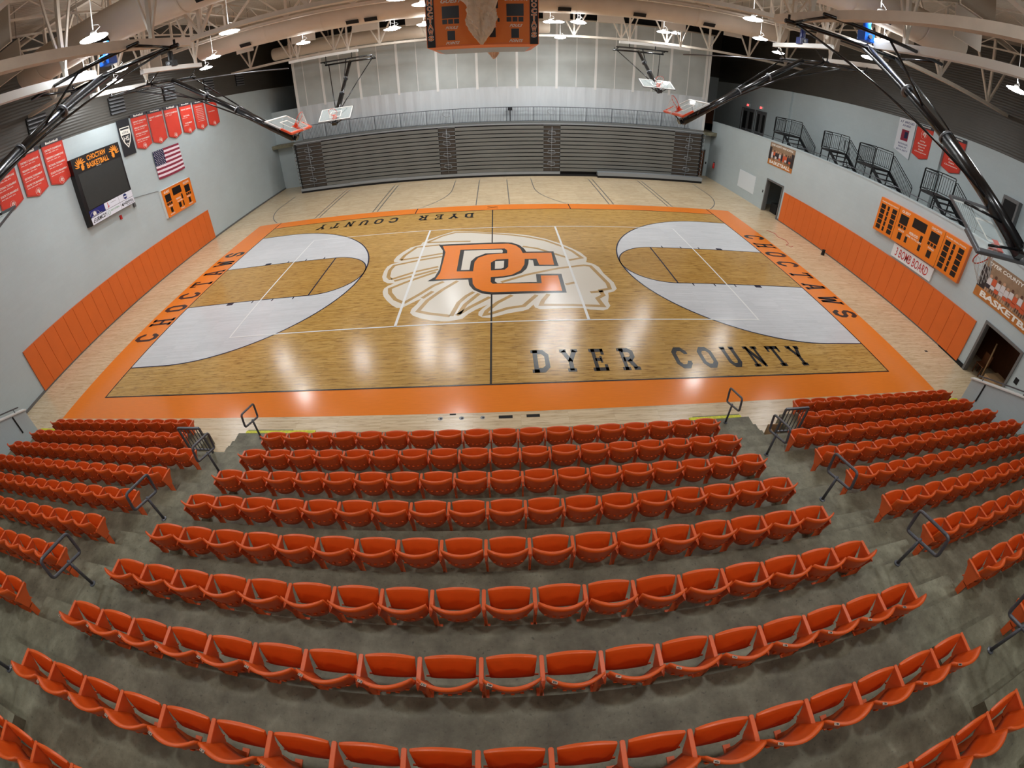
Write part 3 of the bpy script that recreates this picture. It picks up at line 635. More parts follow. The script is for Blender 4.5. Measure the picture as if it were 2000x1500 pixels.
MB().box(BX0, BX1, BY+.1, BY+1.6, 3.72, 3.8).build('top_deck', m_benchm, bl)
MB().box(BX0, BX1, BY+.35, BY+.42, 3.8, 3.93).build('top_riser', m_bench, bl)
for a in (-13.3, -3.15, 4.15, 14.3):
    for k in (1, 4, 7, 9):
        z = .5+.278*k+.1; y = BY-.09
        MB().tube([(a-.28, y, z), (a-.22, y-.04, z+.2), (a+.22, y-.04, z+.16), (a+.26, y, z-.06), (a, y, z-.09)], .022, 6, closed=True).build('aisle_handrail', m_benchm, bl, smooth=True)
    MB().tube([(a, BY-.04, .4), (a+.02, BY-.04, 3.6)], .018, 6).build('rail_post', m_benchm, bl, smooth=True)
    MB().tube([(a-.25, BY+.6, 4.55), (a-.2, BY+.55, 4.75), (a+.25, BY+.6, 4.7), (a+.28, BY+.65, 4.45), (a, BY+.6, 4.38)], .02, 6, closed=True).build('aisle_handrail', m_benchm, bl, smooth=True)
    MB().tube([(a, BY+.6, 3.8), (a, BY+.6, 4.4)], .018, 6).build('rail_post', m_benchm, bl, smooth=True)
for s, xx in ((-1, BX0), (1, BX1)):
    for k in range(11):
        z = .45+.29*k
        MB().tube([(xx+s*.1, BY+.1, z+.25), (xx+s*.1, BY+1.2, z+.3), (xx+s*.1, BY+1.2, z+.04), (xx+s*.1, BY+.15, z)], .018, 5, closed=True).build('end_rail', m_benchm, bl, smooth=True)
gr = thing('guard_railing', 'grey picket railing along the deck above the folded bleachers', 'railing', (0, 18.0, 3.72))
gx = -14.3; k = 0
while gx < 14.9:
    x1 = min(gx+1.92, 15.0); b = MB(); yr = 17.95
    b.bar((gx, yr, 4.86), (x1, yr, 4.86), .045); b.bar((gx, yr, 3.84), (x1, yr, 3.84), .04); b.bar((gx+.02, yr, 3.72), (gx+.02, yr, 4.88), .05)
    m_ = int((x1-gx)/.115)
    for i in range(1, m_): b.bar((gx+i*.115, yr, 3.84), (gx+i*.115, yr, 4.86), .02)
    b.build('railing_panel', m_picket, gr); gx = x1
b = MB().tube([(1.35, 18.3, 3.7), (1.35, 18.3, 4.6)], .03, 8); b.box(1.2, 1.5, 18.2, 18.4, 4.6, 4.85)
tag(b.build('camera_stand', m_bkrail), 'small dark camera on a stand behind the middle of the deck railing', 'camera stand')
# divider curtain
cu = thing('divider_curtain', 'wide grey mesh divider curtain with white straps and a white lower band', 'curtain', (0, 18.6, 3.8))
CY = 18.6
b = MB(); xs = [-14.5+.26*i for i in range(int(31/.26)+1)]
for i in range(len(xs)-1):
    x0, x1 = xs[i], xs[i+1]; w0 = .025*sin(i*1.9); w1 = .025*sin((i+1)*1.9)
    b.face([(x0, CY+w0, 3.75), (x1, CY+w1, 3.75), (x1, CY+w1, 6.35), (x0, CY+w0, 6.35)])
b.build('lower_band', m_curt, cu, smooth=True)
MB().box(-14.5, 16.4, CY, CY+.01, 6.35, 11.2).build('mesh_panel', m_mesh, cu)
for i in range(-5, 7):
    x = -.95+2.84*i
    if -14.6 < x < 16.5: MB().box(x-.09, x+.09, CY-.03, CY-.01, 6.2, 11.2).build('wide_strap', m_strap, cu)
    x += 1.42
    if -14.6 < x < 16.5: MB().box(x-.025, x+.025, CY-.03, CY-.01, 6.35, 11.2).build('narrow_strap', m_strap, cu)
for x in (-14.5, 16.35): MB().box(x-.1, x+.1, CY-.04, CY+.03, 3.75, 11.2).build('edge_strap', m_strap, cu)
MB().tube([(-14.7, CY, 11.25), (16.6, CY, 11.25)], .06).build('curtain_pipe', m_tansteel, cu, smooth=True)
# ------------------------------------------------------------------ stadium seats
def make_chair():
    r = thing('stadium_seat', 'orange folding stadium seat', 'seat')
    hw = .262; bw = .2405
    # backrest: curved shell, rim curving back in the middle
    b = MB(); nx, nz = 12, 6; fr = []; bk = []
    for j in range(nz+1):
        v = j/nz
        for i in range(nx+1):
            u = -1+2*i/nx; zb_ = .385+.075*abs(u)**4; z = zb_+(.80-zb_)*v; x = u*(bw-(.018*(1-v)**2))
            y = .128-.075*v-.012*sin(pi*v)-.085*(1-u*u)
            zz = z+.010*(1-u*u)*v
            th = (.026+.008*v)*(1-.3*abs(u)**6)
            fr.append((x, y+th/2, zz)); bk.append((x, y-th/2, zz))
    n = len(fr); q = nx+1; f = []
    for j in range(nz):
        for i in range(nx):
            a = j*q+i
            f.append((a, a+q, a+q+1, a+1)); f.append((n+a, n+a+1, n+a+q+1, n+a+q))
    for i in range(nx):
        f.append((i, i+1, n+i+1, n+i)); a = nz*q+i; f.append((a, n+a, n+a+1, a+1))
    for j in range(nz):
        a = j*q; f.append((a, n+a, n+a+q, a+q)); a = j*q+nx; f.append((a, a+q, n+a+q, n+a))
    b.add(fr+bk, f)
    # moulded ribs on the back of the shell
    for i in range(5):
        x = -.16+.08*i; u = x/bw; yb = .128-.075*.4-.012-.085*(1-u*u)-.010
        b.obox((x-.016, yb-.008, .535), (.032, 0, 0), (0, .012, 0), (0, -.012, .035))
    b.build('backrest', m_seat, r, smooth=True)
    # tipped-up seat pan
    b = MB(); fr = []; bk = []; nx, nz = 10, 6; pw = .222
    for j in range(nz+1):
        v = j/nz
        for i in range(nx+1):
            u = -1+2*i/nx; w = pw*(1-.10*(1-v))
            x = u*w; bow = .022*(1-u*u)*v; y = .19+.08*v+.02*(v**3)+.016*(1-u*u)*(v-.2); z = .385+.255*v+bow
            th = .036-.012*abs(u)**4
            fr.append((x, y+th/2, z-.003)); bk.append((x, y-th/2, z+.006))
    n = len(fr); q = nx+1; f = []
    for j in range(nz):
        for i in range(nx):
            a = j*q+i
            f.append((a, a+q, a+q+1, a+1)); f.append((n+a, n+a+1, n+a+q+1, n+a+q))
    for i in range(nx):
        f.append((i, i+1, n+i+1, n+i)); a = nz*q+i; f.append((a, n+a, n+a+1, a+1))
    for j in range(nz):
        a = j*q; f.append((a, n+a, n+a+q, a+q)); a = j*q+nx; f.append((a, a+q, n+a+q, n+a))
    b.add(fr+bk, f); b.build('seat', m_seat, r, smooth=True, bevel=.006)
    b = MB()
    b.tube([(-.24, .20, .378), (.24, .20, .378)], .010, 8)
    b.build('hinge', m_seatm, r)
    standard(r, -hw)
    return r
def standard(r, x, end=False):
    b = MB(); w = .042
    # arm: flat bar, tapering at the back, on a web that runs down to the foot
    prof = [(.305, .625), (.30, .585), (.25, .55), (.17, .40), (.12, .36), (.055, .36), (.03, .50), (.01, .60), (.02, .625)]
    b.box(x-w/2, x+w/2, .06, .30, .605, .628)
    b.face([(x-w/2, .06, .628), (x-w/2, .06, .605), (x, -.005, .60), (x, -.005, .62)]); b.face([(x+w/2, .06, .628), (x, -.005, .62), (x, -.005, .60), (x+w/2, .06, .605)])
    b.face([(x-w/2, .06, .628), (x, -.005, .62), (x+w/2, .06, .628)][::-1])
    b.build('armrest', m_seatm, r, bevel=.006)
    b = MB(); t = .024 if not end else .03
    b.prism([(p[0], p[1]) for p in prof][::-1], (x-t/2, 0, 0), (0, 1, 0), (0, 0, 1), (t, 0, 0))
    b.prism([(.05, 0), (.12, 0), (.125, .2), (.15, .37), (.05, .37), (.04, .2)], (x-t/2, 0, 0), (0, 1, 0), (0, 0, 1), (t, 0, 0))
    b.box(x-.035, x+.035, .01, .16, 0, .012)
    b.build('leg', m_seatm, r)
chair0 = make_chair(); used = [False]
endstd = thing('stadium_seat', 'x', 'seat'); standard(endstd, .262, True)
end_parts = list(endstd.children)
ORD = ['zeroth', 'first', 'second', 'third', 'fourth', 'fifth', 'sixth', 'seventh', 'eighth', 'ninth', 'tenth', 'eleventh', 'twelfth', 'thirteenth', 'fourteenth', 'fifteenth', 'sixteenth', 'seventeenth', 'eighteenth']
_plates = {}
def plate_mesh(num):
    if num not in _plates:
        b = MB(); b.use(0).box(-.21, -.165, -.004, -.001, 0, .001)
        b = MB(); b.face([(-.215, .012, .824), (-.165, -.004, .826), (-.165, .012, .826), (-.215, .027, .824)])
        b.v = []; b.f = []; b.m = []
        o = Vector((-.2, .003, .811)); a = Vector((.034, -.013, .002)); c = Vector((.006, .016, .0))
        b.use(0).obox(o-a*.15-c*.2, a*1.3, c*1.4, (0, 0, .003)); b.use(1); put_text(b, str(num), o+Vector((0, 0, .0036)), a, c, .03)
        _plates[num] = b
    return _plates[num]
nch = [0]
def vis(x, y, z, m=40):
    px, py = pix((x, y, z)); return -m < px < 2000+m and -m < py < 1500+m
stuff_rest = MB()
def seat_row(row, xs, block, anchor):
    """xs: divider positions left to right"""
    n = len(xs)-1; y = noz(row+1) if row > 0 else noz(1); z = RISE*row
    shown = 0
    for i in range(n):
        x = (xs[i]+xs[i+1])/2; wd = xs[i+1]-xs[i]
        if not (vis(x, y, z+.8) or vis(x, y+.3, z+.65) or vis(xs[i], y, z+.3)): continue
        if not used[0]: c = chair0; used[0] = True
        else: c = copy_tree(chair0)
        c.location = (x, y, z); c.scale = (wd/.524, 1, 1)
        if anchor == 'left': k, side = i+1, 'left'
        else: k, side = n-i, 'right'
        if block == 'centre':
            if i < n/2: k, side = i+1, 'left'
            else: k, side = n-i, 'right'
            lab = '%s seat from the %s aisle, centre block, %s orange row up from the court' % (ORD[k], side, ORD[row])
        else:
            k = n-i if block == 'left' else i+1
            lab = '%s seat from the aisle in the %s flank, orange row %s up from the court' % (ORD[k], block, ORD[row+1])
        c['label'] = lab; c['category'] = 'seat'
        c['group'] = 'orange seats of the %s block, %s row' % (block, ORD[row if block == 'centre' else row+1])
        if i == n-1:
            for e in end_parts:
                d = e.copy(); SC.collection.objects.link(d); d.parent = c; d.matrix_parent_inverse = Matrix.Identity(4)
        if block == 'centre' and row in (7, 8):
            num = 18-i; b = plate_mesh(num)
            d = b.build('number_plate', [m_plate, m_btext], c); d.matrix_parent_inverse = Matrix.Identity(4)
        nch[0] += 1
def lin(a, b, n): return [a+(b-a)*i/n for i in range(n+1)]
mid = lin(-4.75, .045, 9)+lin(.045, 4.69, 9)[1:]
for row in range(1, 10): seat_row(row, mid, 'centre', None)
for row in range(0, 9):
    if row == 0: L_, R__ = lin(-13.22, -7.42, 12), lin(7.36, 13.6, 12)
    elif row == 1: L_, R__ = lin(-13.15, -6.92, 13), lin(6.86, 13.55, 13)
    else: L_, R__ = lin(-13.09, -5.98, 15), lin(5.95, 13.48, 15)
    seat_row(row, L_, 'left', 'right'); seat_row(row, R__, 'right', 'left')
for e in end_parts: bpy.data.objects.remove(e, do_unlink=True)
bpy.data.objects.remove(endstd, do_unlink=True)
print('CHAIRS', nch[0])

# ------------------------------------------------------------------ aisle handrails and guard gates
def rail(x, n, lab):
    y = noz(n); z = RISE*n
    t = thing('aisle_handrail', lab, 'handrail', (x, y, z), 'looped handrails in the aisles')
    MB().tube([(x, y-.03, z), (x, y-.03, z+.56)], .024, 10).build('post', m_rail, t, smooth=True)
    MB().lathe([(.05, 0), (.05, .012), (.026, .02)], (x, y-.03, z), 14).build('foot_flange', m_rail, t)
    C4 = [(.20, .44), (.25, .80), (-.30, .95), (-.36, .64)]
    pts = []
    for i in range(4):
        p = Vector(C4[i]); a = Vector(C4[i-1]); c = Vector(C4[(i+1) % 4]); r = .06
        p0 = p+(a-p).normalized()*r; p1 = p+(c-p).normalized()*r
        for s in (0, .25, .5, .75, 1):
            pts.append(p0*(1-s)**2+p*2*s*(1-s)+p1*s*s)
    MB().tube([(x, y+q.x, z+q.y) for q in pts], .024, 10, closed=True).build('grip_loop', m_rail, t, smooth=True)
names = ['lowest', 'second lowest', 'middle', 'fourth', 'topmost']
for s, sd in ((-1, 'left'), (1, 'right')):
    for i, n in enumerate((1, 3, 5, 7, 9)):
        rail(s*5.35, n, 'grey looped pipe handrail, %s of the handrails up the %s aisle' % (names[i], sd))
    x0, x1 = s*6.12, s*6.72; y = noz(2)-.03; z = RISE*2
    t = thing('guard_gate', 'grey barred steel guard beside the %s aisle at the stand bottom' % sd, 'guard rail', ((x0+x1)/2, y, z))
    MB().bar((x0, y, z+.74), (x1, y, z+.74), .045).build('top_rail', m_rail, t)
    MB().bar((x0, y, z+.1), (x1, y, z+.1), .035).build('bottom_rail', m_rail, t)
    for xx in (x0, x1): MB().bar((xx, y, z), (xx, y, z+.74), .04).build('post', m_rail, t)
    for i in range(1, 6):
        xx = x0+(x1-x0)*i/6; MB().bar((xx, y, z+.1), (xx, y, z+.74), .016).build('picket', m_rail, t)
tag(MB().box(-7.7, -7.42, -14.85, -14.62, RISE*6, RISE*6+.002).build('paper_sheet', m_paper), 'sheet of white paper lying on the concrete among the left seats', 'paper')
t = thing('litter_box', 'open box of white papers on the floor behind the right barred guard', 'box', (6.75, -10.1, 0))
b = MB(); b.box(6.5, 6.52, -10.45, -9.85, 0, .3).box(7.0, 7.02, -10.45, -9.85, 0, .3).box(6.5, 7.02, -10.45, -10.43, 0, .3).box(6.5, 7.02, -9.87, -9.85, 0, .3).box(6.5, 7.02, -10.45, -9.85, 0, .02)
b.build('carton', m_card, t)
for i in range(6):
    x = 6.54+.07*i; MB().obox((x, -10.4, .1+.02*(i % 3)), (.3, .03*(i-2), .02*(i % 2)), (.02, .3, .05), (0, 0, .012)).build('paper_stack', m_paper, t)
# ------------------------------------------------------------------ things on the left wall
def RL(y0, z0, dy, dz, d): return (Vector((XLW+d, y0, z0)), Vector((0, dy, 0)), Vector((0, 0, dz)))   # reading +y on the left wall
def RR(y0, z0, dy, dz, d): return (Vector((XRW-d, y0, z0)), Vector((0, -dy, 0)), Vector((0, 0, dz)))  # reading -y on the right wall
def quad(mb, o, a, b): return mb.face([o, o+a, o+a+b, o+b])
def slab_box(mb, x0, x1, y0, y1, z0, z1): return mb.box(x0, x1, y0, y1, z0, z1)
# small headdress emblem as strokes (feather fan), unit square
FAN = [[(.05+.06*k, .25+.09*k-.012*k*k), (.35, .30+.02*k), (.62, .12+.05*k)] for k in range(7)]
def fan(mb, o, a, b, w=.07, flip=False):
    """curved feathers radiating from a face at the right"""
    for k in range(8):
        ang = radians(205-24*k); pts = []
        for i in range(7):
            t = i/6; rr = .12+.38*t; an = ang-radians(22)*t
            u = .58+rr*cos(an)*.95; v = .44+rr*sin(an)*1.0
            if flip: u = 1-u
            pts.append((u, v))
        tm = MB(); ws = [.35+.65*sin(pi*min(1, i/6*.8+.15)) for i in range(7)]
        for i in range(6):
            p, q = Vector(pts[i]), Vector(pts[i+1]); d = (q-p).normalized(); n = Vector((-d.y, d.x))
            w0, w1 = w*ws[i]/2, w*ws[i+1]/2
            cs = [p-n*w0, q-n*w1, q+n*w1, p+n*w0]
            mb.face([o+a*c.x+b*c.y for c in cs])
    f = [(.6, .42), (.78, .52), (.84, .46), (.82, .36), (.88, .30), (.83, .24), (.8, .12), (.62, .1), (.58, .26)]
    if flip: f = [(1-u, v) for u, v in f]
    mb.face([o+a*u+b*v for u, v in f])
# video board
vb = thing('video_board', 'tall black video board with basketball header and sponsor panels on left wall', 'video board', (XLW, 0, 4.3))
MB().box(XLW, XLW+.28, -1.57, 1.6, 4.3, 7.32).build('cabinet', m_led, vb)
MB().box(XLW+.28, XLW+.285, -1.36, 1.5, 4.98, 6.6).build('screen', m_screen, vb)
b = MB(); o, a, c = RL(-.95, 6.98, 1.95, .26, .292); put_text(b, 'CHOCTAW', Vector((XLW+.292, -.62, 7.0)), (0, 1.25, 0), (0, 0, .24), .03)
put_text(b, 'BASKETBALL', Vector((XLW+.292, -.72, 6.68)), (0, 1.45, 0), (0, 0, .25), .03); b.build('header_lettering', m_otext, vb)
b = MB(); fan(b, Vector((XLW+.292, -1.5, 6.62)), Vector((0, .72, 0)), Vector((0, 0, .68)), .09); fan(b, Vector((XLW+.292, .85, 6.62)), Vector((0, .72, 0)), Vector((0, 0, .68)), .09, True)
b.build('header_emblem', m_otext, vb)
MB().box(XLW+.286, XLW+.29, -.16, .16, 6.63, 6.645).build('header_mark', m_wtext, vb)
y0, y1, z0, z1 = -1.42, 1.6, 4.3, 4.95; cw = (y1-y0)/3; zm = (z0+z1)/2
for i, (zz, mm) in enumerate((((zm, z1), m_navyp), ((z0, zm), m_wpanel))):
    MB().box(XLW+.28, XLW+.287, y0, y0+cw-.01, zz[0]+.008, zz[1]-.008).build('sponsor_panel', mm, vb)
for k in (1, 2):
    for zz in ((zm, z1), (z0, zm)): MB().box(XLW+.28, XLW+.287, y0+k*cw+.005, y0+(k+1)*cw-.01, zz[0]+.008, zz[1]-.008).build('sponsor_panel', m_wpanel, vb)
X_ = XLW+.292
b = MB(); bar = [(y0+.3+.3*cos(t), zm+.07+.17*sin(t)) for t in [pi*k/10 for k in range(11)]]
for i in range(10): b.bar((X_, bar[i][0], bar[i][1]), (X_, bar[i+1][0], bar[i+1][1]), .018, .003)
b.box(X_-.002, X_, y0+.2, y0+.4, zm+.06, zm+.17); b.prism([(y0+.17, zm+.16), (y0+.43, zm+.16), (y0+.3, zm+.23)], (X_-.002, 0, 0), (0, 1, 0), (0, 0, 1), (.002, 0, 0))
b.box(X_-.002, X_, y0+.08, y0+.75, zm+.025, zm+.04); b.build('arch_logo', m_wtext, vb)
b = MB(); put_text(b, 'E ERMCO', (X_, y0+.06, z0+.08), (0, .82, 0), (0, 0, .17), .03, .15)
put_text(b, 'HEXPOL', (X_, y0+2*cw+.24, z0+.12), (0, .7, 0), (0, 0, .13), .02); b.box(X_-.002, X_, y0+2*cw+.4, y0+2*cw+.92, z0+.06, z0+.075)
b.prism([(0, .5), (1, 0), (1, 1)], (X_-.002, y0+2*cw+.05, z0+.08), (0, .14, 0), (0, 0, .18), (.002, 0, 0)); b.build('sponsor_lettering', m_btext, vb)
b = MB(); b.prism([(0, .1), (.5, 0), (1, .35), (.6, .25), (.45, 1), (.3, 1), (.38, .2)], (X_-.002, y0+cw+.14, zm+.05), (0, .2, 0), (0, 0, .24), (.002, 0, 0)); b.build('red_mark', m_redink, vb)
b = MB(); put_text(b, 'FIRST CITIZENS', (X_, y0+cw+.3, z0+.17), (0, .6, 0), (0, 0, .07), .01)
for i in range(16): 
    t0, t1 = 2*pi*i/16, 2*pi*(i+1)/16; b.bar((X_, y0+cw+.15+.075*cos(t0), z0+.16+.1*sin(t0)), (X_, y0+cw+.15+.075*cos(t1), z0+.16+.1*sin(t1)), .018, .003)
b.build('green_logo', m_greenink, vb)
b = MB(); b.disc((X_, y0+2*cw+.45, zm+.16), .13, (1, 0, 0)); b.build('round_blue_logo', m_blueink, vb)
MB().box(X_, X_+.001, y0+2*cw+.34, y0+2*cw+.56, zm+.13, zm+.18).build('logo_band', m_wpanel, vb)
MB().box(X_-.002, X_, y0+cw+.42, y0+cw+.8, zm+.2, zm+.215).build('sponsor_line', m_gframe, vb)
# small scoreboard, left wall
def led(b, x0, x1, ya, yb, za, zb): b.box(x0, x1, ya, yb, za, zb)
s1 = thing('wall_scoreboard', 'small orange scoreboard under the flag on the left wall', 'scoreboard', (XLW, 5.2, 2.65))
MB().box(XLW, XLW+.16, 3.83, 6.57, 2.65, 4.16).build('cabinet', m_wsteel, s1)
MB().box(XLW+.16, XLW+.166, 3.86, 6.55, 2.67, 4.14).build('face', m_sborange, s1)
MB().box(XLW+.165, XLW+.18, 3.83, 3.87, 2.65, 4.16).box(XLW+.165, XLW+.18, 6.53, 6.57, 2.65, 4.16).box(XLW+.165, XLW+.18, 3.83, 6.57, 4.12, 4.16).box(XLW+.165, XLW+.18, 3.83, 6.57, 2.65, 2.69).build('trim', m_sbedge, s1)
X1 = XLW+.167
b = MB()
for ya, yb, za, zb in ((4.02, 4.5, 3.45, 3.85), (5.87, 6.35, 3.45, 3.85), (4.75, 5.55, 3.62, 4.02), (4.03, 4.16, 3.27, 3.4), (4.2, 4.33, 3.27, 3.4), (4.37, 4.5, 3.27, 3.4), (5.88, 6.01, 3.27, 3.4), (6.05, 6.18, 3.27, 3.4), (6.22, 6.35, 3.27, 3.4), (5.42, 5.54, 3.24, 3.52), (5.0, 5.22, 2.86, 3.14), (5.4, 5.5, 2.86, 3.14), (4.2, 4.4, 2.84, 3.12), (5.98, 6.18, 2.84, 3.12)):
    b.box(X1, X1+.006, ya, yb, za, zb)
b.build('digit_window', m_led, s1)
b = MB()
for tx, ya, w, za, h in (('GUEST', 4.02, .5, 3.93, .12), ('CHOCTAWS', 5.83, .58, 3.93, .12), ('PERIOD', 4.88, .45, 3.32, .1), ('FOULS', 4.1, .38, 3.16, .075), ('FOULS', 5.9, .38, 3.16, .075), ('PLAYER', 4.95, .5, 3.18, .07), ('POINTS', 4.08, .4, 2.73, .075), ('POINTS', 5.88, .4, 2.73, .075), ('FOUL', 5.1, .35, 2.73, .075)):
    put_text(b, tx, (X1+.002, ya, za), (0, w, 0), (0, 0, h), .02)
b.build('lettering', m_wtext, s1)
MB().tube([(XLW+.02, 1.65, 4.5), (XLW+.02, 3.7, 4.22), (XLW+.02, 3.83, 4.2)], .012, 6).build('conduit', m_gframe, s1)
tag(MB().box(XLW, XLW+.08, 1.68, 1.82, 4.05, 4.35).build('junction_box', m_gframe), 'small grey box on the left wall beside the sponsor panels', 'box')
tag(MB().box(XLW, XLW+.06, .55, .67, 3.85, 4.05).build('fire_alarm', m_red), 'small red alarm box on the left wall below the sponsor panels', 'alarm')
# flag
fg = thing('united_states_flag', 'stars and stripes flag hung flat on the left wall', 'flag', (XLW+.03, 5.3, 4.73))
fy0, fy1, fz0, fz1 = 4.13, 6.56, 4.73, 6.22
def fpt(u, v): return (XLW+.045+.02*sin(u*9+v*2), fy0+(fy1-fy0)*u, fz0+(fz1-fz0)*v-.05*sin(pi*u)*(1-v))
for k in range(13):
    v0, v1 = 1-(k+1)/13, 1-k/13; b = MB(); u0 = .4 if k < 7 else 0
    for i in range(14):
        ua, ub = u0+(1-u0)*i/14, u0+(1-u0)*(i+1)/14
        b.face([fpt(ua, v0), fpt(ub, v0), fpt(ub, v1), fpt(ua, v1)])
    b.build('stripe', m_flagr if k % 2 == 0 else m_flagw, fg, smooth=True)
b = MB()
for i in range(6):
    for j in range(5):
        b.face([fpt(.4*i/6, 6/13+7/13*j/5), fpt(.4*(i+1)/6, 6/13+7/13*j/5), fpt(.4*(i+1)/6, 6/13+7/13*(j+1)/5), fpt(.4*i/6, 6/13+7/13*(j+1)/5)])
b.build('canton', m_flagb, fg, smooth=True)
b = MB()
for r in range(9):
    for c in range(6 if r % 2 == 0 else 5):
        u = .4*((c+.5)/6 if r % 2 == 0 else (c+1)/6); v = 6/13+7/13*((r+.5)/9); p = Vector(fpt(u, v))+Vector((.006, 0, 0))
        pts = []
        for q in range(10):
            rr = .036 if q % 2 == 0 else .016; an = pi/2+q*pi/5; pts.append(p+Vector((0, rr*cos(an), rr*sin(an))))
        b.face(pts)
b.build('stars', m_flagw, fg)
# banners
def banner(lab, wall, y0, y1, zt, zb, lines, emblem=True, pointed=True, top=True, mfab=None, mtx=None, name='championship_banner', header=None, embtop=False):
    """y0 is the edge at the reader's left"""
    sgn = 1 if wall == 'L' else -1; xw = {'L': XLW+.05, 'R': XRU-.05}[wall]; mfab = mfab or m_banner; mtx = mtx or m_wtext
    w = y1-y0; t = thing(name, lab, 'banner', (xw, (y0+y1)/2, zt)); A = Vector((0, w, 0)); B = Vector((0, 0, zt-zb))
    poly_ = [(0, .12), (.35, .0), (.65, 0), (1, .12), (1, 1), (0, 1)] if pointed == 'blunt' else ([(0, .11), (.5, 0), (1, .11), (1, 1), (0, 1)] if pointed is True else ([(0, .16), (1, 0), (1, 1), (0, 1)] if pointed == 'slant' else [(0, 0), (1, 0), (1, 1), (0, 1)]))
    MB().prism(poly_, (xw, y0, zb), A, B, (sgn*.012, 0, 0)).build('fabric', mfab, t)
    if mfab is m_banner:
        b = MB(); pl = [Vector((xw+sgn*.013, y0, zb))+A*(.03+.94*u)+B*(.02+.96*v) for u, v in poly_]
        for i in range(len(pl)): b.bar(pl[i], pl[(i+1) % len(pl)], .014, .004)
        b.build('piping', m_bannertop, t)
    xo = xw+sgn*.016
    if top: 
        MB().box(xw-.002*sgn, xo, min(y0, y1), max(y0, y1), zt-.01, zt+.16).build('header_strip', m_bannertop, t)
        if header: put_text(MB(), header, (xo+sgn*.003, y0+w*.2, zt+.03), (0, w*.6, 0), (0, 0, .1), .03).build('header_lettering', m_wtext, t)
    b = MB(); H = zt-zb
    for tx, u0, u1, v, h in lines: put_text(b, tx, Vector((xo, y0, zb))+A*u0+B*v, A*(u1-u0), B*h, .015)
    if lines: b.build('lettering', mtx, t)
    if emblem:
        b = MB(); c = Vector((xo, y0, zb))+A*.5+B*(.11 if not embtop else .8); r = .13 if not embtop else .2
        for i in range(20):
            t0, t1 = 2*pi*i/20, 2*pi*(i+1)/20; b.bar(c+Vector((0, r*cos(t0), 1.15*r*sin(t0))), c+Vector((0, r*cos(t1), 1.15*r*sin(t1))), .016, .004)
        fan(b, c-A.normalized()*r*.8-Vector((0, 0, r*.85)), A.normalized()*r*1.6, Vector((0, 0, r*1.8)), .07)
        b.build('emblem', m_wtext, t)
    return t
DC, RC, RT, ST = 'DISTRICT CHAMPIONS', 'REGION CHAMPIONS', 'SECTIONAL TOURNAMENT', 'STATE TOURNAMENT'
yrs = '2004, 2005, 2009, 2010'
def ln4(tops):
    out = []
    for tx, v in tops: out += [(tx, .1, .9, v, .045), (yrs, .1, .72, v-.055, .026)]
    return out
banner('leftmost red pennant banner, full of dates, half hidden by the black mast', 'L', -5.45, -4.3, 8.3, 6.5, ln4([(DC, .85), (RC, .68), (RT, .5), (ST, .33)]), header='Basketball')
banner('second red pennant banner from the left, behind the black mast', 'L', -4.1, -2.9, 8.25, 6.5, ln4([(DC, .82), (RC, .64), (RT, .46), (ST, .3)]), header='Basketball')
banner('red pennant banner just left of the black video board', 'L', -2.73, -1.53, 8.28, 6.5, ln4([(DC, .86), (RC, .68), (RT, .5), (ST, .32)]), header='Basketball')
banner('red pennant banner with four rows of print, next to the black shield banner', 'L', 3.1, 4.34, 8.22, 6.5, ln4([(DC, .84), (RC, .66), (RT, .48), (ST, .3)]), header='Basketball')
banner('nearly plain red pennant banner, fourth from the far end', 'L', 4.45, 5.7, 8.2, 6.5, [(DC, .05, .95, .84, .05), ('1990', .05, .2, .78, .03)], header='Cross Country')
banner('nearly plain red pennant banner, above the far edge of the flag', 'L', 5.86, 7.08, 8.18, 6.5, [(DC, .05, .95, .84, .05), ('1989, 1995', .05, .5, .78, .03)], header='Softball')
banner('red pennant banner with three short headings, third from the far end', 'L', 7.3, 8.5, 8.16, 6.5, [('REGIONAL CHAMPIONS', .1, .9, .85, .05), ('SECTIONAL', .2, .7, .62, .05), ('1999, 2004', .1, .5, .56, .03), ('TOURNAMENT', .2, .8, .36, .05), ('2002', .1, .5, .3, .03)], header='Bowling')
banner('red pennant banner listing many short lines, second from the far end', 'L', 8.67, 9.84, 8.12, 6.5, [('INDIVIDUAL', .2, .8, .86, .045)]+[('STATE TOURNAMENT', .2, .85, .78-.065*k, .025) for k in range(8)], header='Wrestling')
banner('red pennant banner at the far end with a single line', 'L', 10.03, 11.3, 8.05, 6.5, [('REGION CHAMPIONS', .15, .7, .6, .04)], header='Golf')
sh = banner('tall black banner with a white shield beside the video board', 'L', 2.03, 2.95, 8.3, 6.5, [], emblem=False, pointed=False, top=False, mfab=m_bkban, name='shield_banner')
xs_ = XLW+.05+.02
S = [(.1, .78), (.9, .78), (.9, .55), (.76, .36), (.5, .2), (.24, .36), (.1, .55)]
O_ = Vector((xs_, 2.03, 6.5)); A_ = Vector((0, .92, 0)); B_ = Vector((0, 0, 1.8))
MB().face([O_+A_*u+B_*v for u, v in S]).build('shield', m_wtext, sh)
b = MB(); c = Vector((.001, 0, 0)); b.face([O_+c+A_*u+B_*v for u, v in [(.16, .57), (.84, .57), (.84, .55), (.71, .39), (.5, .25), (.29, .39), (.16, .55)]])
b.face([O_+c+A_*u+B_*v for u, v in [(.16, .71), (.84, .71), (.84, .755), (.16, .755)]]); put_text(b, 'elite', O_+c+A_*.24+B_*.6, A_*.5, B_*.08, 0); b.build('shield_field', m_bkban, sh)
b = MB(); put_text(b, 'HS', O_+c*2+A_*.28+B_*.4, A_*.42, B_*.13, .02); b.face([O_+c*2+A_*u+B_*v for u, v in [(.5, .345), (.56, .32), (.5, .295), (.44, .32)]]); b.build('shield_letters', m_wtext, sh)
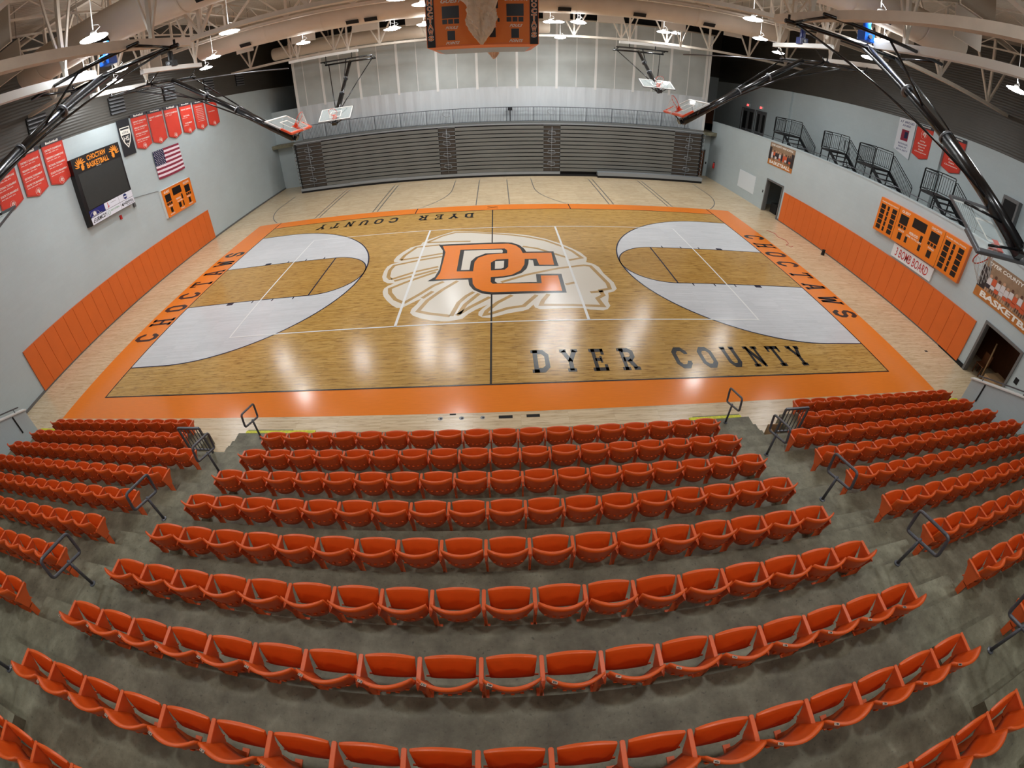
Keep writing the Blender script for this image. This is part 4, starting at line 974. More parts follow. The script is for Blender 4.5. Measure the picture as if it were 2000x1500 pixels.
# louvers
for yc, zc in ((-2.6, 9.2), (2.4, 9.05), (6.75, 9.1), (10.9, 9.15), (14.9, 9.2)):
    t = thing('wall_louver', 'dark slatted louver high on the left wall, %s' % {-2.6: 'nearest the stand', 2.4: 'above the shield banner', 6.75: 'above the plain pennants', 10.9: 'above the far pennants', 14.9: 'closest to the back corner'}[yc], 'vent', (XLW, yc, zc))
    MB().box(XLW-.02, XLW+.03, yc-.55, yc+.55, zc-.42, zc+.42).build('backing', m_dark, t)
    for k in range(5):
        z = zc-.36+.17*k; MB().obox((XLW+.03, yc-.52, z), (0, 1.04, 0), (.05, 0, -.05), (0, 0, .05)).build('slat', m_gframe, t)

# ------------------------------------------------------------------ things on the right wall
s2 = thing('wall_scoreboard', 'wide orange scoreboard with player panels on the right wall', 'scoreboard', (XRW, -3, 2.57))
MB().box(XRW-.18, XRW, -5.72, -.38, 2.57, 4.1).build('cabinet', m_sbedge, s2)
XF = XRW-.186
MB().box(XF, XRW-.18, -5.68, -.42, 2.6, 4.07).build('face', m_sborange, s2)
b = MB(); b.box(XF-.004, XF, -1.66, -1.64, 2.58, 4.09).box(XF-.004, XF, -4.41, -4.39, 2.58, 4.09); b.build('panel_joint', m_brown, s2)
b = MB()
def lr(ya, yb, za, zb): b.box(XF-.006, XF, -ya, -yb, za, zb)
for base in (.52, 4.52):
    for k in range(5):
        z = 3.64-.235*k; lr(base, base+.28, z, z+.2); lr(base+.42, base+.54, z, z+.2); lr(base+.74, base+1.02, z, z+.2)
lr(1.82, 2.32, 3.42, 3.83); lr(2.6, 3.4, 3.55, 3.95); lr(3.68, 4.18, 3.42, 3.83)
for y_ in (1.82, 2.0, 2.18): lr(y_, y_+.13, 3.25, 3.38)
for y_ in (3.68, 3.86, 4.04): lr(y_, y_+.13, 3.25, 3.38)
lr(3.22, 3.36, 3.14, 3.42); lr(1.96, 2.2, 2.76, 3.06); lr(3.8, 4.04, 2.76, 3.06); lr(2.42, 2.56, 2.78, 3.04); lr(3.26, 3.4, 2.78, 3.04)
b.build('digit_window', m_led, s2)
b = MB()
for tx, ya, w, z, h in (('PLAYER', .5, .34, 3.92, .06), ('FOULS', .88, .3, 3.92, .06), ('POINTS', 1.22, .34, 3.92, .06), ('PLAYER', 4.5, .34, 3.92, .06), ('FOULS', 4.88, .3, 3.92, .06), ('POINTS', 5.22, .34, 3.92, .06),
    ('GUEST', 1.82, .52, 3.9, .11), ('CHOCTAWS', 3.64, .58, 3.9, .11), ('PERIOD', 2.58, .54, 3.2, .12), ('FOULS', 1.92, .34, 3.12, .075), ('FOULS', 3.78, .34, 3.12, .075), ('TIME OUTS LEFT', 2.44, .94, 3.07, .075)):
    put_text(b, tx, (XF-.004, -ya, z), (0, -w, 0), (0, 0, h), .02)
b.build('lettering', m_wtext, s2)
t = thing('letter_board', 'white sign board with red lettering under the wide orange scoreboard', 'sign', (XRW, -3.1, 1.94))
MB().box(XRW-.09, XRW-.003, -4.4, -1.87, 1.93, 2.5).build('board', m_board, t)
put_text(MB(), '3 BOMB BOARD', (XRW-.093, -2.1, 2.02), (0, -2.05, 0), (0, 0, .38), .01).build('lettering', m_redtext, t)
# posters
def poster(lab, y0, y1, z0, z1, head, foot, seed, nfig):
    t = thing('team_poster', lab, 'poster', (XRW, (y0+y1)/2, z0)); w = y1-y0; h = z1-z0; rnd = random.Random(seed)
    # y0 is the reader's left (larger y); w negative
    MB().box(XRW-.02, XRW, min(y0, y1), max(y0, y1), z0, z1).build('print', m_posterbg, t)
    MB().box(XRW-.022, XRW-.02, min(y0, y1), max(y0, y1), z0, z0+h*.24).build('printed_floor', m_posteror, t)
    MB().box(XRW-.023, XRW-.021, y0+w*.0, y0+w*.1, z0+h*.25, z1-h*.2).box(XRW-.023, XRW-.021, y1-w*.1, y1, z0+h*.2, z1-h*.2).build('printed_curtain', m_posterdk, t)
    bs = [MB() for _ in range(5)]; ms = [m_skin1, m_skin2, m_pr_or, m_pr_wh, m_pr_bl]; names_ = ['printed_faces', 'printed_faces', 'printed_orange_kits', 'printed_white_kits', 'printed_dark_kits']
    for i in range(nfig):
        y = y0+w*(.1+.8*(i+.5)/nfig); zb = z0+h*(.24+.03*(i % 2)); hh = h*(.40+.05*rnd.random()); sc_ = abs(w)/nfig
        k = rnd.choice([2, 3, 3, 4]); X = XRW-.0245-.0002*i
        bs[k].face([(X, y-sc_*.4, zb+hh*.42), (X, y+sc_*.4, zb+hh*.42), (X, y+sc_*.34, zb+hh*.82), (X, y-sc_*.34, zb+hh*.82)])
        bs[rnd.choice([2, 3, 4])].face([(X, y-sc_*.36, zb+hh*.2), (X, y+sc_*.36, zb+hh*.2), (X, y+sc_*.38, zb+hh*.44), (X, y-sc_*.38, zb+hh*.44)])
        kk = rnd.choice([0, 0, 1]); bs[kk].disc((X-.0003, y, zb+hh*.92), sc_*.24, (1, 0, 0), 12)
        for dd in (-.2, .2): bs[kk].face([(X, y+sc_*(dd-.09), zb), (X, y+sc_*(dd+.09), zb), (X, y+sc_*(dd+.09), zb+hh*.22), (X, y+sc_*(dd-.09), zb+hh*.22)])
    for b_, m_, n_ in zip(bs, ms, names_):
        if b_.f: b_.build(n_, m_, t)
    b = MB(); put_text(b, head, (XRW-.03, y0+w*.06, z1-h*.14), (0, w*.88, 0), (0, 0, h*.09), .03); put_text(b, foot, (XRW-.03, y0+w*.08, z0+h*.06), (0, w*.84, 0), (0, 0, h*.15), .04)
    b.build('lettering', m_wtext, t)
    return t
poster('small team poster with a curled corner above the whiteboard end of right wall', 10.1, 7.3, 3.05, 4.45, 'DYER COUNTY HIGH SCHOOL', 'BASKETBALL', 3, 10)
poster('large team poster near the open brown doorway', -6.5, -10.3, 2.62, 4.12, 'DYER COUNTY HIGH SCHOOL', 'BASKETBALL', 5, 14)
tag(MB().box(XRW-.025, XRW, 11.13, 13.45, .63, 1.85).build('whiteboard', m_wb), 'blank whiteboard low on the right wall', 'whiteboard')
t = thing('fire_extinguisher', 'small red fire extinguisher on the right wall near the far corner', 'fire extinguisher', (XRW-.12, 17.6, .95))
MB().lathe([(0, 0), (.075, .01), (.08, .05), (.08, .36), (.04, .43), (.02, .44)], (XRW-.1, 17.6, .95), 14).build('cylinder', m_red, t, smooth=True)
MB().box(XRW-.14, XRW-.04, 17.57, 17.63, 1.39, 1.45).build('valve', m_dark, t)
tag(MB().box(XRW-.012, XRW, 9.95, 10.05, 1.1, 1.28).build('switch_plate', m_dark), 'small dark switch plate beside the open store doorway', 'switch')
tag(MB().box(XRW-.012, XRW, -9.92, -9.74, 1.05, 1.27).build('switch_plate', m_dark), 'black switch plate beside the open brown doorway', 'switch')
tag(MB().box(17.15, 17.25, YB-.015, YB, 1.0, 1.18).build('switch_plate', m_dark), 'small dark plate beside the far corner door', 'switch')
b = MB().lathe([(.0, 0), (.11, 0), (.1, .02), (.08, .25), (.1, .28), (0, .28)], (16.95, 2.25, 0), 14)
tag(b.build('black_bin', m_dark, smooth=True), 'small black cup-shaped bin on the floor by the right wall pads', 'bin')
pts = [(15.2, 5.4), (15.5, 4.9), (15.35, 4.4), (15.6, 3.9), (15.45, 3.4), (15.15, 3.2), (15.3, 2.95), (15.55, 3.1)]
tag(MB().tube([(x, y, .012) for x, y in pts], .01, 6).build('thin_cable', m_redink, smooth=True), 'thin reddish cable lying loose on the floor near the right wall', 'cable')
# balcony banners and kerb rail
banner('white award banner with an angled foot on the balcony wall', 'R', 3.8, 2.53, 7.95, 5.85, [('A.F. BRIDGES', .08, .92, .88, .06), ('AWARD', .25, .75, .79, .06), ('REGIONAL', .2, .8, .32, .045), ('FINALIST', .25, .75, .24, .045), ('2016-2017', .15, .85, .16, .045)], emblem=False, pointed='slant', top=False, mfab=m_wban, mtx=m_blueink, name='award_banner')
t = bpy.data.objects['award_banner']
MB().box(XRU-.07, XRU-.068, 3.45, 2.9, 6.75, 7.35).build('printed_emblem', m_flagr, t); MB().box(XRU-.073, XRU-.071, 3.2, 2.95, 6.9, 7.25).build('printed_emblem', m_flagb, t)
BL = [('1976', .35, .65, .55, .05), ('Baseball', .25, .75, .46, .05), ('Class A', .3, .7, .37, .05), ('State', .35, .65, .28, .05), ('Champions', .15, .85, .19, .05)]
banner('red pennant banner with a round emblem, beside the white award banner', 'R', 2.42, 1.2, 7.75, 6.1, BL, pointed=True, embtop=True, header='Championship')
banner('red pennant banner partly hidden behind the near black mast', 'R', .25, -1.0, 7.7, 6.05, BL, pointed=True, embtop=True, header='Championship')
rl = thing('balcony_rail', 'low grey pipe rail on top of the right balcony wall', 'railing', (XRW+.12, 5, 4.56))
MB().tube([(XRW+.14, -9, 4.74), (XRW+.14, 14, 4.74)], .02).build('rail', m_rail, rl, smooth=True)
for k in range(20):
    y = -8.9+1.2*k; MB().tube([(XRW+.14, y, 4.56), (XRW+.14, y, 4.74)], .014, 6).build('post', m_rail, rl, smooth=True)
# portable stair units on the balcony
def stair_unit(yc, lab, xoff=0, loop=False, W=1.2, L=1.3):
    x0, x1 = 18.6+xoff, 19.9+xoff; zt = 5.02; t = thing('portable_stair', lab, 'stairs', (x0, yc, 3.7)); yb = yc+L
    MB().box(x0, x1, yc, yb, zt-.1, zt).build('platform', m_tread, t)
    for xx in (x0+.03, x1-.03):
        for yy in (yc+.03, yb-.03): MB().bar((xx, yy, 3.7), (xx, yy, zt), .05).build('leg', m_bkrail, t)
    n = 6
    for i in range(1, n):
        z = zt-i*(zt-3.7)/n; y = yc-i*.30
        MB().box(x0+.05, x1-.05, y, y+.32, z-.035, z).build('step', m_tread, t)
    for xx in (x0+.04, x1-.04): MB().bar((xx, yc, zt-.06), (xx, yc-n*.30, 3.74), .04, .16).build('stringer', m_bkrail, t)
    def railp(p0, p1, lab2='guard_rail'):
        b = MB(); p0 = Vector(p0); p1 = Vector(p1); up = Vector((0, 0, .98)); lo = Vector((0, 0, .08))
        b.tube([p0, p0+up*.96, p0+up+(p1-p0)*.04, p1+up-(p1-p0)*.04, p1+up*.96, p1], .024, 6); b.bar(p0+lo, p1+lo, .03); b.bar(p0+up*.88, p1+up*.88, .025)
        m_ = max(3, int((p1-p0).length/.13))
        for i in range(1, m_): q = p0+(p1-p0)*i/m_; b.bar(q+lo, q+up*.88, .016)
        b.build(lab2, m_bkrail, t)
    railp((x0, yb, zt), (x0, yc+.05, zt)); railp((x0+.05, yb, zt), (x1, yb, zt)); railp((x1, yb, zt), (x1, yc, zt))
    railp((x1, yc-.05, zt-.1), (x1, yc-n*.30, 3.78), 'stair_rail')
    if loop:
        MB().tube([(x0-.25, yb+.15, 4.6), (x0-.25, yb+.6, 5.8), (x0-.25, yb+.9, 5.85), (x0-.25, yb+.85, 5.3), (x0-.25, yb+.1, 4.3)], .024, 6).build('loop_rail', m_bkrail, t, smooth=True)
stair_unit(10.7, 'black portable stair unit on the balcony, nearest the exit doors')
stair_unit(5.85, 'black portable stair unit on the balcony, second from the exit doors', L=.8)
stair_unit(2.2, 'black portable stair unit on the balcony below the award banner', loop=True)
stair_unit(-2.1, 'black portable stair unit on the balcony behind the near backboard', L=.9)
t = thing('speaker_box', 'dark speaker box high at the far right edge behind the mast', 'speaker', (XRU-.1, -4.5, 5.3))
MB().box(XRU-.35, XRU, -4.9, -4.0, 5.1, 6.3).build('cabinet', m_frame, t); MB().box(XRU-.36, XRU-.35, -4.8, -4.1, 5.25, 6.15).build('grille', m_dark, t)
# ------------------------------------------------------------------ roof steel
def truss(y, zb, x0, x1, lab, zt=12.55, step=2.9, ph=0):
    t = thing('roof_truss', lab, 'truss', (0, y, zb))
    b = MB(); b.box(x0, x1, y-.09, y-.01, zb, zb+.13).box(x0, x1, y+.01, y+.09, zb, zb+.13).box(x0, x1, y-.12, y+.12, zb-.012, zb); b.build('bottom_chord', m_tansteel, t)
    MB().box(x0, x1, y-.1, y+.1, zt, zt+.15).build('top_chord', m_tansteel, t)
    n = int((x1-x0)/step); st = (x1-x0)/n
    for i in range(n):
        xa = x0+i*st; xm = xa+st/2
        MB().bar((xa, y, zt), (xm, y, zb+.1), .085).build('diagonal', m_tansteel, t)
        MB().bar((xm, y, zb+.1), (xa+st, y, zt), .085).build('diagonal', m_tansteel, t)
        MB().bar((xm, y, zb), (xm, y, zt), .11).build('vertical', m_tansteel, t)
truss(14.0, 9.62, XLW, XRU, 'tan steel roof truss farthest from the stand, in front of the mesh curtain')
truss(-2.9, 9.62, XLW, XRU, 'tan steel roof truss over the middle of the court', step=3.4)
truss(5.6, 10.9, XLW, XRU, 'higher tan steel roof truss between the two long ducts', step=3.2)
truss(-10.4, 10.6, XLW, XRU, 'tan steel roof truss nearest the stand, at the top corners', step=3.6)
for k, x in enumerate((-15.5, -12.2, -6, 6, 12.4, 15.6, 18.8)):
    t = thing('roof_joist', 'thin tan open-web joist under the roof deck, %s from the left' % ORD[k+1], 'joist', (x, 2, 12))
    z0, z1 = 11.9, 12.5
    MB().box(x-.04, x+.04, -23, 18, z0, z0+.06).build('lower_chord', m_tansteel, t); MB().box(x-.04, x+.04, -23, 18, z1, z1+.06).build('upper_chord', m_tansteel, t)
    b = MB(); n = 34
    for i in range(n):
        ya = -23+41*i/n; yb = -23+41*(i+1)/n; b.bar((x, ya, z0 if i % 2 else z1), (x, yb, z1 if i % 2 else z0), .035)
    b.build('web', m_tansteel, t)
# ducts
def duct(y, z, r, x0, x1, lab, slots):
    t = thing('air_duct', lab, 'duct', (0, y, z))
    b = MB().tube([(x0, y, z), (x0+.02, y, z), (x0+.1, y, z), (x1-.1, y, z), (x1-.02, y, z), (x1, y, z)], r, 28, radii=[r*.7, r*.93, r, r, r*.93, r*.7]); b.build('round_duct', m_duct, t, smooth=True)
    x = x0+1.2
    while x < x1-1: 
        MB().tube([(x-.03, y, z), (x+.03, y, z)], r+.012, 28, cap=False).build('seam_band', m_duct, t, smooth=True); MB().bar((x, y, z+r), (x, y, 13.02), .02).build('duct_hanger', m_duct, t); x += 3.0
    for xs_ in slots:
        o = Vector((xs_, y-r*cos(.5)-.012, z-r*sin(.5)-.1)); MB().obox(o, (.62, 0, 0), (0, .12, -.16), (0, -.02, -.012)).build('grille_slot', m_dark, t)
duct(-4.2, 10.85, .62, -15, 15.4, 'large tan round duct nearest the stand, with small dark grilles', (-11, -7.2, 6.9, 11))
duct(7.4, 10.85, .6, -15, 15.4, 'large tan round duct over the far half of the court', (-12.3, -6.6, -5.7, -2.2, 3.3, 6.9, 10.5))
duct(16.6, 10.5, .45, -15, 4, 'smaller tan round duct behind the farthest truss', ())
duct(-11.6, 11.5, .7, -17, 17, 'tan round duct above the stand at the top corners', (-9, 9))
for s in (-1, 1):
    for i, (x, y) in enumerate(((14.3, -5.6), (11.2, -8.3), (15.6, -1.2), (13.6, 9.8), (10.6, 11.4), (6.8, 11.2), (3.8, 11.4), (16.5, 4.8))):
        side = 'left' if s < 0 else 'right'; w = 1.5 if i != 3 else 1.1
        where = ['beside the large duct end', 'above the near goal beam', 'next to the side wall', 'at the far duct end', 'third from the far duct end', 'outer one by the mesh curtain', 'inner one by the mesh curtain', 'high by the upper wall'][i]
        p = MB().box(s*x-w/2, s*x+w/2, y, y+.06, 10.35 if i > 2 else 10.7, 11.25 if i > 2 else 11.8)
        o_ = thing('acoustic_panel', 'flat tan acoustic panel hung on the %s, %s' % (side, where), 'acoustic panel', (s*x, y, 10.8))
        p.build('panel', m_bafl, o_)
        for dx in (-.4, .4): MB().bar((s*x+dx*w, y+.03, 11.2), (s*x+dx*w, y+.03, 13.02), .012).build('wire', m_bsteel, o_)
# goal support beams (wide white / tan box beams)
def beam(p, q, w, h, m, lab): 
    b = MB().bar(p, q, w, h); o = b.build('support_beam', m); tag(o, lab, 'beam')
for s, sd in ((-1, 'left'), (1, 'right')):
    beam((s*7.0, -5.6, 9.12), (s*7.0, -14.5, 9.12), .2, .2, m_tansteel, 'long tan beam carrying the near %s basketball goal, inner of the pair' % sd)
    beam((s*9.45, -6.5, 9.1), (s*9.45, -14.5, 9.1), .2, .2, m_wsteel, 'long white beam carrying the near %s basketball goal, outer of the pair' % sd)
    beam((s*11.2, -2.4, 9.32), (s*11.2, 1.3, 9.32), .16, .16, m_wsteel, 'short pale beam over the folded main goal on the %s, inner of the pair' % sd)
    beam((s*13.8, -2.4, 9.25), (s*13.8, 1.3, 9.25), .16, .16, m_wsteel, 'short pale beam over the folded main goal on the %s, outer of the pair' % sd)
    beam((s*12.0, 12.2, 9.36), (s*7.6, 12.2, 9.36), .16, .16, m_wsteel, 'white beam above the far %s basketball goal' % sd)
    for (x, y, z) in ((7, -7, 9.2), (7, -12.5, 9.2), (9.45, -7.5, 9.2), (9.45, -12.5, 9.2), (11.2, -2, 9.4), (11.2, 1, 9.4), (13.8, -2, 9.3), (13.8, 1, 9.3), (8.2, 12.2, 9.4), (11.4, 12.2, 9.4)):
        pass
b = MB()
hang = thing('beam_hangers', 'tan steel hangers holding the goal beams up to the roof', 'hangers', (0, 0, 9.3))
for s in (-1, 1):
    for (x, y, z) in ((7, -7, 9.2), (9.45, -7.5, 9.2), (11.2, -2, 9.38), (11.2, 1, 9.38), (13.8, -2, 9.3), (13.8, 1, 9.3), (8.2, 12.2, 9.42), (11.4, 12.2, 9.42)):
        MB().bar((s*x, y, z), (s*x, y, 12.6), .1).build('hanger', m_tansteel, hang)
        MB().bar((s*x, y, z+.1), (s*(x+1.1), y+.2, 12.6), .06).build('hanger_brace', m_tansteel, hang)
        MB().bar((s*x, y, z+.1), (s*(x-1.1), y-.2, 12.6), .06).build('hanger_brace', m_tansteel, hang)

# ------------------------------------------------------------------ basketball goals (folded up)
def goal(lab, H, wdir, c, h, n, padm, padfull=False, mast_r=.10, motor=None, span=1.75, fold=None, glassm=None, tie=None, tip=None, cc=None, hang=()):
    H = Vector(H); wd = Vector(wdir).normalized(); c = Vector(c); h = Vector(h).normalized(); n = Vector(n).normalized()
    t = thing('basketball_goal', lab, 'basketball goal', H)
    hw, hh = .915, .535
    # backboard: frame, glass, painted target
    MB().obox(c-wd*(hw-.02)-h*(hh-.02)-n*.006, wd*2*(hw-.02), h*2*(hh-.02), n*.012).build('glass_board', glassm or m_glass, t)
    b = MB(); o = c-n*.02
    for sg in (-1, 1):
        b.bar(o+wd*sg*hw-h*hh, o+wd*sg*hw+h*hh, .045, .04, up=n); b.bar(o-wd*hw+h*sg*hh, o+wd*hw+h*sg*hh, .045, .04, up=n)
    b.build('board_frame', m_glassframe if padm is not m_gframe else m_gframe, t)
    b = MB(); sq = c-h*.25+n*.008
    for a0, a1 in ((-wd*.305-h*.0, wd*.305), ): pass
    P = [sq-wd*.305, sq+wd*.305, sq+wd*.305+h*.46, sq-wd*.305+h*.46]
    for i in range(4): b.bar(P[i], P[(i+1) % 4], .05, .004, up=n)
    E_ = [c+wd*x*.88+h*y*.50+n*.008 for x, y in ((-1, -1), (1, -1), (1, 1), (-1, 1))]
    for i in range(4): b.bar(E_[i], E_[(i+1) % 4], .045, .004, up=n)
    b.build('board_markings', m_wtext, t)
    b = MB(); q = c-h*(hh+.02)
    b.bar(q-wd*(hw+.03), q+wd*(hw+.03), .09, .07, up=h)
    up_ = .42 if not padfull else .5
    for sg in (-1, 1): b.bar(q+wd*sg*(hw+.03)-h*.04, q+wd*sg*(hw+.03)+h*up_, .09, .07, up=n)
    if padfull != 'none': b.build('edge_padding', padm, t, bevel=.015)
    # rim, bracket and net
    rc = c-h*.30+n*(.15+.23); R = .229
    ax = wd; ay = n
    b = MB().tube([rc+ax*R*cos(2*pi*k/28)+ay*R*sin(2*pi*k/28) for k in range(28)], .0115, 8, closed=True)
    b.build('rim', m_rim, t, smooth=True)
    b = MB().obox(c-h*.36-wd*.07+n*.01, wd*.14, h*.12, n*.15); b.bar(c-h*.30+n*.02-wd*.06, rc-ay*R*.7-wd*.14, .02); b.bar(c-h*.30+n*.02+wd*.06, rc-ay*R*.7+wd*.14, .02)
    b.obox(c-h*.45-wd*.1+n*.0, wd*.2, h*.25, n*.03); b.build('rim_bracket', m_rim, t)
    b = MB(); N = 12; g = Vector((0, 0, -1)); dn = (-h*.55+g*.6).normalized() if h.z > .2 else g
    rows_ = []
    for j in range(5):
        v = j/4; rr = R*(1-.42*v); nc = rc+dn*(.42*v)
        rows_.append([nc+ax*rr*cos(2*pi*(k+.5*(j % 2))/N)+ay*rr*sin(2*pi*(k+.5*(j % 2))/N) for k in range(N)])
    for j in range(4):
        for k in range(N):
            o1 = rows_[j][k]; b.bar(o1, rows_[j+1][k], .007); b.bar(o1, rows_[j+1][(k-1) % N if j % 2 == 0 else (k+1) % N], .007)
    b.build('net', m_net, t)
    # mast, cross tube, braces
    tip = Vector(tip) if tip else c-h*.62-n*.2; top = H; H = Vector(cc) if cc else H
    MB().tube([top, tip], mast_r, 14).build('mast', m_bsteel, t, smooth=True)
    MB().tube([top+(tip-top)*.55, tip-(tip-top).normalized()*.05], mast_r*1.4, 14).build('mast_sleeve', m_bsteel, t, smooth=True)
    for fr in (.3, .55): 
        q = top+(tip-top)*fr; d = (tip-top).normalized(); MB().tube([q-d*.025, q+d*.025], mast_r*1.55, 14).build('mast_collar', m_gframe, t, smooth=True)
    MB().tube([H-wd*span, H+wd*span], .055, 10).build('cross_tube', m_bsteel, t, smooth=True)
    for sg in (-1, 1):
        MB().tube([H+wd*sg*span*.86, top+(tip-top)*.82+wd*sg*mast_r], .028, 8).build('side_brace', m_bsteel, t, smooth=True)
        MB().tube([c+wd*sg*.55+h*.45-n*.05, tip+h*.55+wd*sg*.08], .025, 8).build('board_arm', m_bsteel, t, smooth=True)
        MB().tube([c+wd*sg*.5-h*.42-n*.05, tip+wd*sg*.08], .025, 8).build('board_arm', m_bsteel, t, smooth=True)
    MB().obox(tip-wd*.13-h*.1-n*.02, wd*.26, h*.34, n*.16).build('board_mount', m_bsteel, t)
    # second frame and folding strut
    fd = Vector(fold); 
    MB().tube([H+fd-wd*span, H+fd+wd*span], .045, 10).build('cross_tube', m_bsteel, t, smooth=True)
    for sg in (-1, 1):
        MB().tube([H+wd*sg*span*.9, H+fd+wd*sg*span*.9], .035, 8).build('frame_link', m_bsteel, t, smooth=True)
        MB().tube([H+wd*sg*span*.95, H+wd*sg*span*.95+Vector((0, 0, .16))], .03, 8).build('hanger', m_bsteel, t, smooth=True)
    for qa, qb in hang: MB().tube([qa, qb], .03, 8).build('hanger', m_bsteel, t, smooth=True)
    MB().tube([H+fd, top+(tip-top)*.42], .03, 8).build('fold_strut', m_bsteel, t, smooth=True)
    if tie: 
        MB().tube([H+fd+wd*span*.5, Vector(tie)], .022, 8).build('stay_bar', m_gframe, t, smooth=True)
    if motor:
        col, q = motor; q = Vector(q); mo = MB()
        mo.box(q.x-.17, q.x+.17, q.y-.15, q.y+.15, q.z-.14, q.z+.12).build('gear_motor', col, t, bevel=.02)
        MB().lathe([(0, .1), (.1, .1), (.105, .14), (.105, .4), (.085, .46), (0, .47)], q, 16).build('motor_can', col, t, smooth=True)
        MB().tube([q+Vector((0, -.15, 0)), q+Vector((0, -.19, 0))], .06, 12).build('drive_disc', m_gframe, t)
    return t
a = radians(31)
goal('folded main basketball goal at the left, orange pad, glass board face up', (-11.75, 0, 8.93), (0, 1, 0), (-7.11, -.08, 6.2), (-.84, 0, .545), (.545, 0, .84), m_padr, motor=(m_bkrail, (-11.2, -.6, 9.5)), fold=(-1.9, 0, .1), tie=(-6.9, .2, 8.2), tip=(-7.0, 0, 5.62), span=1.6, hang=[((-11.75, y_, 8.93), (-11.2, y_, 9.3)) for y_ in (-1.4, 1.2)]+[((-13.65, y_, 9.03), (-13.8, y_, 9.2)) for y_ in (-1.4, 1.2)])
goal('folded main basketball goal at the right, orange pad, glass board face up', (11.75, 0, 8.85), (0, 1, 0), (7.13, .03, 6.3), (.859, 0, .512), (-.512, 0, .859), m_padr, motor=(m_blued, (11.2, -.6, 9.5)), fold=(1.9, 0, .1), tie=(6.9, .2, 8.2), tip=(7.0, 0, 5.72), span=1.6, hang=[((11.75, y_, 8.85), (11.2, y_, 9.3)) for y_ in (-1.4, 1.2)]+[((13.65, y_, 8.95), (13.8, y_, 9.2)) for y_ in (-1.4, 1.2)])
XF_ = (-9.6, -8.0)
goal('far left basketball goal with a white-framed board and no pad', (-8.35, 12.9, 8.8), (1, 0, 0), (-8.3, 8.85, 5.85), (0, .82, .57), (0, -.57, .82), m_gframe, padfull='none', fold=(0, -.8, .15), span=1.6, hang=[((x_, 12.1, 9.0), (x_, 12.15, 9.32)) for x_ in XF_])
XF_ = (8.2, 9.8)
goal('far right basketball goal with a white-framed board and no pad', (9.0, 12.9, 8.9), (1, 0, 0), (9.05, 9.2, 7.0), (0, .923, .385), (0, -.385, .923), m_gframe, padfull='none', fold=(0, -.8, .15), span=1.6, hang=[((x_, 12.1, 9.0), (x_, 12.15, 9.32)) for x_ in XF_])
goal('near left basketball goal, its black mast crossing the top left corner', (-9.1, -6.4, 8.98), (1, 0, 0), (-8.6, -11.6, 6.65), (0, .94, .34), (0, .34, -.94), m_gframe, motor=(m_blue, (-8.55, -6.85, 9.25)), fold=(0, -1.4, .1), cc=(-8.45, -6.6, 8.95), span=1.85, mast_r=.11, tip=(-9.1, -12.2, 6.9), hang=[((-7.0, -6.6, 8.95), (-7.0, -6.6, 9.1)), ((-9.45, -6.6, 8.95), (-9.45, -6.75, 9.08))])
goal('near right basketball goal, its grey-edged board seen from behind', (9.1, -6.5, 8.95), (1, 0, 0), (8.65, -11.46, 6.06), (0, .857, .515), (0, .515, -.857), m_gframe, motor=(m_blue, (9.15, -6.4, 9.25)), fold=(0, -1.4, .1), cc=(8.45, -6.6, 8.95), span=1.85, mast_r=.11, tip=(9.1, -11.95, 5.98), hang=[((7.0, -6.6, 8.95), (7.0, -6.6, 9.1)), ((9.45, -6.6, 8.95), (9.45, -6.75, 9.08))])

# ------------------------------------------------------------------ high-bay lamps
def lamp(x, y, lab, z=9.9):
    ztop = 13.02
    for dy_, dz_, dr_ in ((-4.2, 10.85, .62), (7.4, 10.85, .6), (16.6, 10.5, .45)):
        if abs(y-dy_) < dr_-.04 and abs(x) < 15: ztop = dz_-sqrt(dr_**2-(y-dy_)**2)+.01
    t = thing('high_bay_lamp', lab, 'lamp', (x, y, z), 'round high-bay lamps under the roof')
    MB().lathe([(0, .17), (.08, .17), (.1, .08)], (x, y, z), 24).build('housing', m_wsteel, t, smooth=True)
    MB().lathe([(.1, .08), (.30, .035), (.36, .012), (.36, 0), (.34, -.004)], (x, y, z), 28).build('reflector', m_refl, t, smooth=True)
    b = MB(); n = 28; prof = [(.34, 0), (.30, -.028), (.2, -.046), (.1, -.052), (.001, -.054)]
    b.lathe(prof, (x, y, z), n); b.build('lens', m_lens, t, smooth=True)
    MB().tube([(x, y, z+.15), (x, y, ztop)], .014, 6).build('stem', m_wsteel, t, smooth=True)
    MB().tube([(x+.05, y, z+.15), (x+.22, y+.03, z+.22), (x+.15, y+.05, z+.3), (x+.02, y, z+.34)], .008, 5).build('cord', m_wsteel, t, smooth=True)
